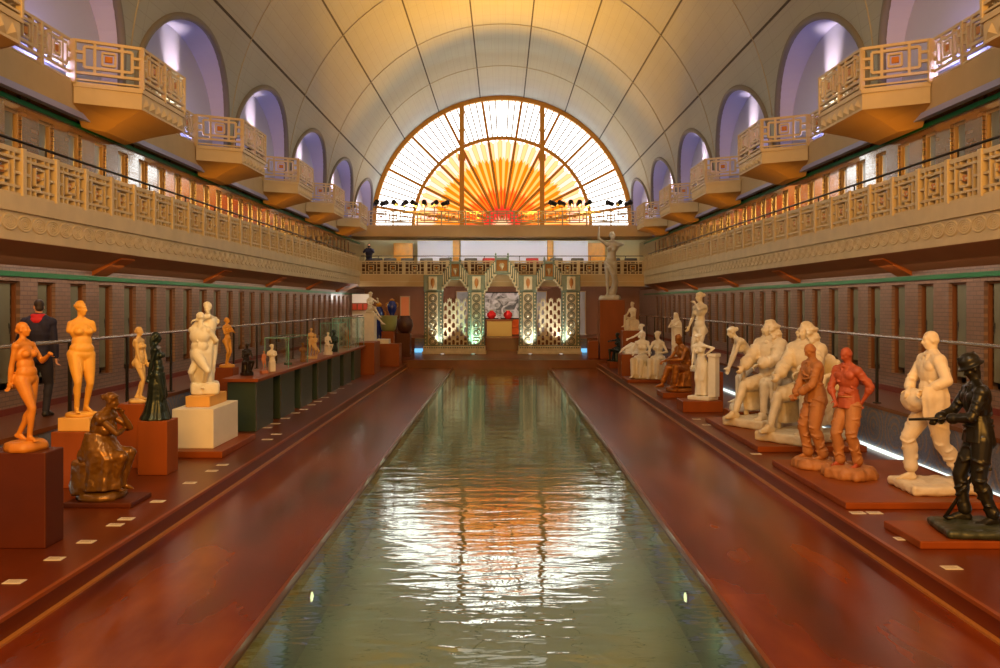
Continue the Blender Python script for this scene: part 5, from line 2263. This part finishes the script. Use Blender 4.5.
t = thing('terracotta_man', 'brown terracotta man looking down with both hands before his waist', 'statue', (4.5, 12.7, -.667), math.radians(-84))
mb = MB()
rock(mb, .34, .3, .14, 23)
mb.blend('base', M_terra, t, .02, 2, .06, .1)
f = Fig('m', height=1.66, pelvis=(0, .03, .93), hpitch=34, hyaw=0, lean=10, hl=(.06, -.26, 1.0), el=(.8, .3, -.2), hr=(-.06, -.27, .97), er=(-.8, .3, -.2), fl=(.11, .1, .08), fr=(-.1, -.04, .08))
b = f.body(curl=1.0)
f.hair(b, 'bald')
f.put(b, 'body', M_terra, t, .12)
b = MB()
f.shirt(b, .02, 91, .75)
f.put(b, 'shirt', M_terra, t, .12, vox=.01, smooth=2)
b = MB()
f.trousers(b, .036, 92, .95)
f.put(b, 'trousers', M_terra, t, .12, vox=.01, smooth=2)

# --- two seated men in wigs
plinth('long red slab under the two seated men in wigs', 4.2, 6.0, 14.45, 18.2, ZP, -.655, M_padwood, 'slab', 'wood_slab')


def wigman(label, loc, rz, h, seed):
    t = thing('seated_man', label, 'statue', loc, math.radians(rz))
    mb = MB()
    mb.bevbox(-.5, .5, -.72, .62, 0, .17, .03)
    mb.blend('base', M_plas2, t, .022, 3, .05, .14)
    f = Fig('m', height=h, pelvis=(0, .1, .56), lean=8, hpitch=6, hyaw=-16, hl=(.16, -.36, .78), el=(.8, .2, -.5), hr=(-.12, -.38, .72), er=(-.8, .2, -.4), fl=(.2, -.32, .08), fr=(-.16, -.5, .08), kl=(.3, -1, .7), kr=(-.3, -1, .7), stout=1.1)
    b = f.body(curl=.7)
    f.put(b, 'body', M_plas2, t, .16)
    b = MB()
    f.hair(b, 'wig', seed)
    f.put(b, 'wig', M_plas2, t, .16, vox=.009, smooth=1)
    b = MB()
    f.torso(b, .05)
    f.arm(b, 1, .042, .6)
    f.arm(b, -1, .042, .6)
    for E, q in ((f.EL, f.hl), (f.ER, f.hr)):
        b.cap(E.lerp(q, .35), E.lerp(q, .75), .075, .085)
    f.folds(b, f.P, f.C, .19, .2, 12, seed, .018)
    for S, E, q in ((f.SL, f.EL, f.hl), (f.SR, f.ER, f.hr)):
        f.folds(b, S, E, .098, .086, 8, seed + 2, .016)
        f.folds(b, E, E.lerp(q, .7), .086, .088, 6, seed + 4, .015)
    f.put(b, 'coat', M_plas2, t, .16, smooth=2, disp=.02, dscale=.09)
    b = MB()
    # coat skirts spread over the thighs and hanging on both sides
    for K, Hh, sd in ((f.KL, f.HL, 1), (f.KR, f.HR, -1)):
        b.cap(Hh, Hh.lerp(K, .8), .125, .105)
        b.loft([(tuple(Hh.lerp(K, .45) + Vector((sd * .1, .05, .06))), .1, .2, .2), (tuple(Hh.lerp(K, .4) + Vector((sd * .13, .06, -.15))), .1, .24, .9), (tuple(Hh.lerp(K, .35) + Vector((sd * .13, .1, -.42))), .09, .25, 1.2)], 26, 7, .1, seed=seed)
    f.put(b, 'coat_skirt', M_plas2, t, .16, disp=.03, dscale=.07)
    b = MB()
    f.leg(b, 1, .012, .9)
    f.leg(b, -1, .012, .9)
    f.put(b, 'stockings', M_plas2, t, .16, disp=.008)
    b = MB()
    for sd in (1, -1):
        f.foot(b, sd, .014)
        A_ = f.fl if sd > 0 else f.fr
        b.ell(A_ + Vector((0, -.06, .0)), (.045, .03, .035))
        b.cap(A_ + Vector((0, .04, -.03)), A_ + Vector((0, .045, -.075)), .028)
    f.put(b, 'shoes', M_plas2, t, .16)
    b = MB()
    N = f.N
    for i in range(5):
        b.ell(N + f.T @ Vector((.012 * (-1) ** i, -.1 - .012 * i, -.02 - .05 * i)), (.05, .03, .04))
    f.put(b, 'cravat', M_plas2, t, .16)
    # armchair
    mb = MB()
    mb.bevbox(-.34, .34, -.16, .42, .42, .5, .03)
    mb.v = [(x * f.k, y * f.k, z * f.k) for x, y, z in mb.v]
    mb.obj('chair_seat', M_plas2, t, True, (0, 0, .16))
    mb = MB()
    mb.bevbox(-.26, .26, .38, .46, .5, .92, .04)
    mb.ell((0, .42, .92), (.2, .05, .08))
    f.sc(mb)
    mb.blend('chair_back', M_plas2, t, .016, 2, 0, .1, (0, 0, .16))
    for sx in (-1, 1):
        mb = MB()
        mb.path([(sx * .34, .4, .78), (sx * .37, .1, .76), (sx * .36, -.12, .72), (sx * .34, -.14, .5)], [.03, .032, .04, .03], 10)
        f.sc(mb)
        mb.obj('chair_arm', M_plas2, t, True, (0, 0, .16))
        for y in (-.12, .38):
            mb = MB()
            mb.lathe([(.028, 0), (.04, .04), (.03, .1), (.045, .25), (.035, .43)], (sx * .3, y, 0), 12)
            f.sc(mb)
            mb.obj('chair_leg', M_plas2, t, True, (0, 0, .155))
    return t


wigman('cream plaster man in a long wig seated in an armchair, the nearer of the two', (5.2, 15.15, -.655), -52, 2.32, 31)
wigman('cream plaster man in a long wig seated in an armchair, the farther of the two', (5.12, 16.95, -.655), -58, 2.32, 57)

# --- stooping white nude
plinth('small red block under the stooping white nude', 4.8, 5.45, 18.4, 19.1, ZP, -.58, M_padwood, 'block', 'wood_block')
t = thing('stooping_statue', 'white nude stooping forward with arms reaching down, left of the seated men', 'statue', (5.14, 18.75, -.58), math.radians(-95))
mb = MB()
rock(mb, .3, .32, .16, 41)
mb.blend('base', M_white, t, .02, 2, .05, .1)
f = Fig('f', height=1.9, pelvis=(0, .2, .84), lean=48, pitchp=25, hpitch=20, hl=(.12, -.32, .62), hr=(-.12, -.3, .6), el=(.6, .2, 0), er=(-.6, .2, 0), fl=(.1, .02, .08), fr=(-.1, -.1, .08), kl=(.1, -1, 0), kr=(-.1, -1, 0))
b = f.body()
f.hair(b, 'bun')
f.put(b, 'body', M_white, t, .14)

# --- draped woman with a pillar, nude on a plinth behind her
plinth('low red block under the white draped woman with a pillar', 4.05, 4.95, 19.7, 20.4, ZP, -.5, M_padwood, 'block', 'wood_block')
t = thing('draped_statue', 'white draped woman bending beside a pillar, below the tall white nude', 'statue', (4.55, 20.05, -.5), math.radians(-45))
mb = MB()
mb.bevbox(-.26, .3, -.2, .22, 0, .09, .02)
mb.obj('base', M_white, t)
f = Fig('f', height=1.42, lean=14, side=-6, hpitch=22, hyaw=-30, hl=(.22, -.1, 1.2), el=(.7, .2, -.2), hr=(-.16, -.24, .8), er=(-.7, .1, 0), fl=(.08, .04, .08), fr=(-.08, -.04, .08))
b = f.body()
f.hair(b, 'bun')
f.put(b, 'body', M_white, t, .08)
b = MB()
b.loft([((0, .0, 1.02), .16, .12, .3), ((0, 0, .8), .19, .16, .8), ((0, .02, .4), .18, .16, 1), ((0, .02, .04), .2, .18, 1)], 30, 9, .08, seed=3)
f.put(b, 'robe', M_white, t, .08, disp=.015)
mb = MB()
mb.bevbox(.19, .38, -.05, .14, .08, 1.0, .015)
mb.bevbox(.17, .4, -.07, .16, .98, 1.06, .015)
mb.obj('pillar', M_white, t)
plinth('tall red plinth behind the draped woman, under the tall white nude', 4.6, 5.22, 20.75, 21.35, ZP, .07, M_padwood)
t = thing('tall_nude', 'tall white nude with one arm raised to her face, standing above the draped woman', 'statue', (4.72, 21.0, .07), math.radians(-60))
mb = MB()
rock(mb, .2, .2, .07, 45)
mb.obj('base', M_white, t, True)
f = Fig('f', height=1.82, hpitch=6, hyaw=-20, tilt=5, side=-3, hl=(.06, -.2, 1.5), el=(.8, -.1, -.6), hr=(-.25, -.1, .96), er=(-.5, .6, 0), fl=(.08, .08, .1), fr=(-.08, -.04, .08))
b = f.body(fp=(18, 0))
f.hair(b, 'bun')
f.put(b, 'body', M_white, t, .06)

# --- ochre bronze seated with arms on knees
plinth('low slab under the golden brown seated figure', 4.15, 5.1, 22.7, 23.6, ZP, -.62, M_padwood, 'slab', 'wood_slab')
M_ob = mat('golden_bronze', rgb(168, 100, 24), .3, metal=.3, var=.3, vscale=6, bump=.1, bscale=50)
t = thing('bronze_seated', 'golden brown bronze figure seated with bowed head among the white statues', 'statue', (4.7, 23.15, -.62), math.radians(-72))
mb = MB()
rock(mb, .36, .36, .12, 47)
mb.blend('base', M_ob, t, .02, 2, .05, .1)
f = Fig('m', height=1.95, pelvis=(0, .18, .44), lean=26, hpitch=30, hl=(.16, -.34, .66), hr=(-.14, -.36, .62), fl=(.16, -.26, .08), fr=(-.14, -.42, .08), kl=(.3, -1, .8), kr=(-.3, -1, .8))
b = f.body()
f.hair(b, 'curls', 5)
f.put(b, 'body', M_ob, t, .1)
b = MB()
f.leg(b, 1, .03, .8)
f.leg(b, -1, .03, .8)
f.torso(b, .02)
b.loft([((0, .15, .5), .22, .2, .2), ((0, .1, .3), .26, .28, .8), ((0, .05, .04), .28, .3, 1)], 28, 9, .06)
f.put(b, 'drapery', M_ob, t, .1, disp=.04, dscale=.08)

# --- white seated couple
plinth('low slab under the white seated couple', 3.85, 4.9, 27.0, 28.2, ZP, -.66, M_padwood, 'slab', 'wood_slab')
t = thing('seated_couple', 'white plaster couple seated side by side beyond the golden brown figure', 'statue', (4.6, 27.5, -.66), math.radians(-30))
mb = MB()
mb.bevbox(-.5, .5, -.35, .35, 0, .42, .05)
mb.blend('base', M_white, t, .025, 3, .06, .14)
for dx, yw, nm in ((-.24, 10, 'woman'), (.26, -14, 'companion')):
    f = Fig('f', height=1.92, pelvis=(dx, .1, .5), lean=10, twist=yw, hpitch=14, hyaw=yw, hl=(dx + .16, -.26, .72), hr=(dx - .16, -.26, .7), fl=(dx + .1, -.32, .08), fr=(dx - .1, -.38, .08), kl=(.1, -1, .7), kr=(-.1, -1, .7))
    b = f.body()
    f.hair(b, 'bun')
    f.leg(b, 1, .03, .9)
    f.leg(b, -1, .03, .9)
    b.loft([((dx, 0, .62), .2, .2, .2), ((dx, -.05, .45), .23, .28, .8), ((dx, -.1, .1), .22, .26, 1)], 28, 9, .08)
    f.put(b, nm, M_white, t, .03, disp=.012)

# --- veiled figure
plinth('red plinth under the veiled white figure', 5.0, 5.5, 26.2, 26.7, ZP, .1, M_padwood)
t = thing('veiled_statue', 'white figure wrapped in a long veil behind the seated couple', 'statue', (5.24, 26.45, .1), math.radians(-40))
f = Fig('f', height=1.3, lean=8, hpitch=22, hl=(.06, -.22, 1.2), hr=(-.06, -.22, 1.2), el=(.7, 0, -.6), er=(-.7, 0, -.6), fl=(.07, 0, .08), fr=(-.07, -.05, .08))
b = f.body()
f.put(b, 'body', M_white, t, 0)
b = MB()
H, N = f.H, f.N
b.loft([((H.x, H.y + .01, H.z + .12), .05, .05, 0), ((H.x, H.y + .02, H.z + .09), .09, .1, 0), ((H.x, H.y + .045, H.z), .105, .1, .3), ((N.x, N.y + .06, N.z), .13, .1, .5), ((0, .02, 1.35), .22, .14, .8), ((0, .03, .9), .22, .17, 1), ((0, .03, .4), .2, .18, 1), ((0, .02, 0), .22, .2, 1)], 32, 10, .07, seed=6)
f.put(b, 'veil', M_white, t, 0, disp=.012)

# --- woman reclining on a red box, seated figure above
plinth('red box under the white reclining woman', at(621.5, 0, 29.5).x, at(650, 0, 29.5).x, 29.5, 30.4, ZP, -.03, M_padwood, 'block', 'wood_block')
t = thing('reclining_statue', 'white woman with her legs stretched out on a red box', 'statue', (4.62, 29.95, -.03), math.radians(-80))
mb = MB()
rock(mb, .26, .5, .1, 51)
mb.obj('base', M_white, t, True)
f = Fig('f', height=1.6, pelvis=(0, .2, .22), lean=8, hpitch=12, hyaw=-10, hl=(.3, .1, .2), hr=(-.1, -.3, .5), el=(.6, .6, 0), er=(-.7, .2, -.2), fl=(.08, -.62, .12), fr=(-.08, -.58, .1), kl=(.1, -.3, 1), kr=(-.1, -.3, 1))
b = f.body(fp=(30, 30))
f.hair(b, 'bun')
b.loft([((0, .1, .34), .2, .2, .2), ((0, -.05, .2), .22, .36, .8), ((0, -.1, .02), .22, .42, .8)], 28, 9, .06)
f.put(b, 'body', M_white, t, .06)
plinth('red plinth under the cream seated youth', 4.35, 5.0, 31.6, 32.3, ZP, .7, M_padwood)
t = thing('seated_youth', 'cream seated youth with a raised foot on a high plinth near the pool end', 'statue', (4.72, 31.95, .7), math.radians(-55))
mb = MB()
rock(mb, .26, .26, .4, 53)
mb.blend('rock_seat', M_plas2, t, .02, 2, .05, .1)
f = Fig('m', height=1.35, pelvis=(0, .08, .5), lean=8, hpitch=16, hl=(.16, -.26, .62), hr=(-.12, -.3, .72), fl=(.12, -.3, .1), fr=(-.14, -.36, .24), kl=(.2, -1, .7), kr=(-.2, -1, .7))
b = f.body()
f.hair(b, 'curls', 8)
f.put(b, 'body', M_plas2, t, .0)

# --- dark green figure on a small plinth
plinth('small red block under the dark green seated figure', 4.05, 4.7, 33.1, 33.8, ZP, -.52, M_padwood, 'block', 'wood_block')
t = thing('dark_seated', 'dark green bronze seated figure left of the red box', 'statue', (4.38, 33.45, -.52), math.radians(-60))
f = Fig('f', height=1.5, pelvis=(0, .1, .45), lean=10, hpitch=8, hl=(.18, -.3, .62), hr=(-.3, -.2, .9), fl=(.12, -.24, .1), fr=(-.12, -.3, .1), kl=(.2, -1, .7), kr=(-.2, -1, .7))
b = f.body()
f.hair(b, 'bun')
b.loft([((0, .1, .6), .2, .18, .2), ((0, .06, .36), .25, .26, .8), ((0, .04, .0), .3, .3, .8)], 28, 9, .06)
f.put(b, 'body', M_dkgreen, t, 0, disp=.015)

# --- monumental dancer on the tall plinth
plinth('tall red plinth at the pool end under the grey dancing statue', at(600, 0, 36.5).x, at(625, 0, 36.5).x, 36.5, 37.5, -.62, 1.82, M_padwood)
M_greyp = mat('grey_plaster', rgb(196, 190, 176), .6, var=.08)
t = thing('dancer_statue', 'tall grey white dancing woman with an arm raised high, on the tall red plinth', 'statue', (at(610, 0, 37).x, 37.0, 1.82), math.radians(-15))
mb = MB()
rock(mb, .48, .38, .2, 61)
mb.blend('base', M_greyp, t, .025, 2, .06, .14)
f = Fig('f', height=2.65, pelvis=(.02, 0, .95), tilt=8, side=4, hpitch=-12, hyaw=45, hroll=8, hr=(-.3, -.06, 1.86), er=(-1, 0, .4), hl=(.16, -.2, 1.5), el=(1, -.1, -.3), fl=(.12, .08, .1), fr=(-.06, -.02, .08), stout=1.0)
b = f.body(fp=(20, 0))
f.hair(b, 'curls', 9)
f.put(b, 'body', M_greyp, t, .16, vox=.012)
b = MB()
b.path([(-.12, -.1, .95), (.02, -.16, .8), (.12, -.14, .6), (.16, -.05, .4), (.1, .05, .2), (.0, .1, .02)], [.05, .07, .08, .08, .1, .14], 14)
f.put(b, 'drapery', M_greyp, t, .16, disp=.03, dscale=.1)

# ================================================================ label cards on the platform
M_card = mat('label_card', rgb(222, 216, 204), .6)
M_print = mat('label_print', rgb(150, 120, 90), .7)


def card(px, py, w, what):
    p = on(px, py, ZP)
    o = thing('label_card', what, 'label card', (p.x, p.y, ZP), 0, 'label cards on the platforms')
    mb = MB()
    mb.bevbox(-w / 2, w / 2, -.058, .058, 0, .006, .002)
    mb.obj('card', M_card, o)
    mb = MB()
    for i in range(4):
        mb.box(-w * .38, w * (.3 - .08 * (i % 2)), .035 - i * .02, .04 - i * .02, .0058, .0068)
    mb.obj('printed_lines', M_print, o)


LC = [(14.4, 582, 'nearest the picture edge on the left'), (55, 559, 'second from the near left edge, before the large dark plinth'), (86.5, 542, 'beside the large dark plinth'), (115.5, 525, 'before the low slab of the seated bronze woman, left of two'),
      (126.5, 519, 'before the low slab of the seated bronze woman, right of two'), (158, 501.5, 'right of the seated bronze woman'), (190, 483, 'before the dark green statue'), (212, 471, 'before the big white block, left of two'), (222.5, 465, 'before the big white block, right of two'),
      (267.5, 439.5, 'before the first table leg, left one'), (276.5, 434.2, 'before the first table leg, right one'), (267, 427.6, 'close against the first table leg'), (275.5, 423.7, 'between the first and second table legs'), (285.5, 418.3, 'before the second table leg'),
      (295.5, 413, 'past the second table leg'), (304, 409.4, 'before the third table leg'), (311.5, 404.9, 'past the third table leg'), (318, 401.5, 'before the fourth table leg'), (325, 397.5, 'past the fourth table leg'), (333, 393, 'before the fifth table leg'), (341, 388.5, 'past the fifth table leg'), (349, 384, 'before the sixth table leg')]
for px, py, w in LC:
    card(px, py, .165 if py > 450 else .19, 'label card, left platform, ' + w)
RC = [(857.5, 513, 'under the long slab corner, left of two'), (874.5, 513, 'under the long slab corner, right of two'), (903, 539, 'left of the helmeted bronze man'), (951.5, 568, 'nearest on the right, before the helmeted bronze man'),
      (706.5, 425, 'before the slab of the seated men, lower one'), (696.5, 419.2, 'before the white draped woman'), (756, 454, 'at the near corner of the seated men slab'), (633, 380, 'before the white seated couple')]
for px, py, w in RC:
    card(px, py, .165, 'label card, right platform, ' + w)
# ================================================================ lights


def light(kind, name, loc, col, power, size=.1, rot=None, target=None, spot=None, blend=.6, sy=None):
    d = bpy.data.lights.new(name, kind)
    d.color = col
    d.energy = power
    if kind == 'AREA':
        d.shape = 'RECTANGLE' if sy else 'DISK'
        d.size = size
        if sy:
            d.size_y = sy
    else:
        d.shadow_soft_size = size
    if kind == 'SPOT':
        d.spot_size = math.radians(spot or 60)
        d.spot_blend = blend
    o = bpy.data.objects.new(name, d)
    COL.objects.link(o)
    o.location = loc
    if target is not None:
        o.rotation_euler = (Vector(target) - Vector(loc)).to_track_quat('-Z', 'Y').to_euler()
    elif rot:
        o.rotation_euler = rot
    return o


G = 1.0
# added orange area lamp, standing in for an assumed, unbuilt window behind the viewpoint
light('AREA', 'assumed_window_fill', (0, -6, 6.6), (1, .44, .06), 3300 * G, 10, target=(0, 20, 1.0), sy=3)
# added soft fill light hanging below the vault crown
for y in (6, 16, 26, 36):
    light('AREA', 'vault_fill', (0, y, 12.6), (.97, .97, .95), 50 * G, 4, target=(0, y, 0), sy=6)
# added amber floods, unseen behind the end railing, aimed up along the vault
for x in (-4.5, -1.5, 1.5, 4.5):
    light('SPOT', 'added_amber_flood', (x, YE + 4, 5.5), (1, .46, .04), 8200 * G, .3, target=(x * .3, 25, 14.0), spot=50, blend=1)
    light('SPOT', 'window_glow_fill', (x * .9, YE + 4, 5.5), (1, .76, .36), 600 * G, .3, target=(x * 1.2, 42, 13.0), spot=100, blend=1)  # added spots standing in for the window's glow on the vault
# added uplights, without fixtures, on the vault from the upper galleries
for s in (-1, 1):
    for y in (10, 17.5, 24, 30.5, 37):
        light('SPOT', 'vault_uplight_fill', (s * 6.9, y, 5.6), (.92, .97, 1), 62 * G, .3, target=(-s * 2.0, y + 1, 13), spot=120)
# lunettes: violet wash and a pinkish spot, from assumed lamps
for s in (-1, 1):
    for k, yc in enumerate(LUN[1:]):
        light('POINT', 'lunette_wash', (s * (R + .12), yc + .3, 5.55), (.44, .45, 1), 34 * G, .12)
        light('SPOT', 'lunette_spot', (s * (R - .45), yc + .2, 6.2), (1, .76, .7), 330 * G, .06, target=(s * (R + .36), yc - .05, 7.5), spot=46, blend=1)
# gallery downlights: upper gallery ceiling, corridor ceiling
for s in (-1, 1):
    for y in (13, 19, 25, 31, 37):
        pass
    light('AREA', 'corridor_lamp', (s * 7.1, 24, 2.4), (1, .74, .54), 120 * G, .12, rot=(0, 0, 0), sy=36)
# added fill spots crossing the hall from each upper gallery to the opposite balustrade
for s in (-1, 1):
    for y in (8, 13.4, 19.4, 25.3, 31.1, 37):
        light('SPOT', 'cross_wash', (s * 6.85, y, 6.3), (1, .92, .72), 540 * G, .4, target=(-s * 6.85, y + 2, 3.0), spot=64, blend=1)
# assumed amber uplights, without fixtures, under the balconies
for s in (-1, 1):
    for k, yc in enumerate(BALY):
        light('SPOT', 'assumed_balcony_uplight', (s * 6.6, yc - .9, 3.95), (1, .45, .05), (22 if k < 2 else 16) * G, .15, target=(s * 6.75, yc, 5), spot=130)
# assumed statue spots, unseen, set out in the hall before the gallery fronts
for s, pts in ((-1, ((-4.9, 9.0, .8), (-5.5, 11.8, 1.0), (-4.9, 10.8, .1), (-5.0, 14.9, .9), (-5.0, 12.7, .6), (-4.9, 20, .6), (-4.9, 27, .6))),
               (1, ((5.2, 11.2, .5), (4.6, 12.3, .4), (5.0, 15.2, .5), (4.9, 17, .5), (4.8, 20, .6), (4.6, 24, .2), (4.7, 29, .3), (4.8, 9.1, .3)))):
    for p in pts:
        c = (1, .78, .38) if s < 0 else (1, .92, .74)
        light('SPOT', 'assumed_statue_spot', (s * 3.2, p[1] - 3.6, 5.0), c, (300 if s < 0 else 230) * G, .28, target=p, spot=26, blend=.8)
# added fill spots that brighten the end galleries from both sides
for s in (-1, 1):
    light('SPOT', 'end_wash', (s * 6.0, 30, 6.2), (1, .88, .62), 1500 * G, .35, target=(-s * 2.2, YE, 2.6), spot=24, blend=.8)
# portico uplights
for i, px in enumerate((443, 473.5, 530, 560.5)):
    light('SPOT', 'portico_uplight', (X(px), YP - .42, -.5), (.5, 1, .8) if i == 1 else (1, .96, .86), 300 * G, .06, target=(X(px), YP + .1, 2.2), spot=75)
# end galleries: added strip lamps tucked out of sight behind the slab edges
light('AREA', 'end_room_fill', (0, 42.75, 2.56), (1, .8, .6), 190 * G, 12, target=(0, 47.6, 1.3), sy=.12)
light('AREA', 'end_gallery_fill', (0, 42.6, 5.06), (1, .95, .85), 280 * G, 12, target=(0, 46.6, 3.9), sy=.15)
light('POINT', 'white_room_lamp', (-6.9, 42.2, 2.0), (1, .95, .9), 14, .15)  # assumed lamp, unseen, that lights the white board
# added unseen point lights under water, brightening the basin
for k in range(19):
    for x in (-1.6, 1.55):
        light('POINT', 'underwater_fill', (x, 4.2 + 1.7 * k, -1.2), (.92, 1, .8), 2.2 * G, .05)
w = bpy.data.worlds.new('World')
SC.world = w
w.use_nodes = True
w.node_tree.nodes['Background'].inputs[0].default_value = (.8, .72, .6, 1)
w.node_tree.nodes['Background'].inputs[1].default_value = .35

cam = bpy.data.cameras.new('Camera')
co = bpy.data.objects.new('Camera', cam)
COL.objects.link(co)
cam.sensor_width = 36
cam.lens = 36 * F / 1000
co.location = (0, 0, ZC)
co.rotation_euler = (PI / 2, 0, 0)
cam.shift_x = (500 - VX) / 1000
cam.shift_y = (VY - 334) / 1000
cam.clip_end = 200
SC.camera = co
vs = SC.view_settings
vs.view_transform = 'Standard'
vs.look = 'None'
vs.exposure = 0
vs.gamma = 1
vs.use_curve_mapping = False
c = SC.cycles
c.use_denoising = True
c.max_bounces = 6
c.diffuse_bounces = 3
c.glossy_bounces = 4
c.transparent_max_bounces = 12
c.caustics_reflective = False
c.caustics_refractive = False
c.sample_clamp_indirect = 3
c.use_light_tree = True
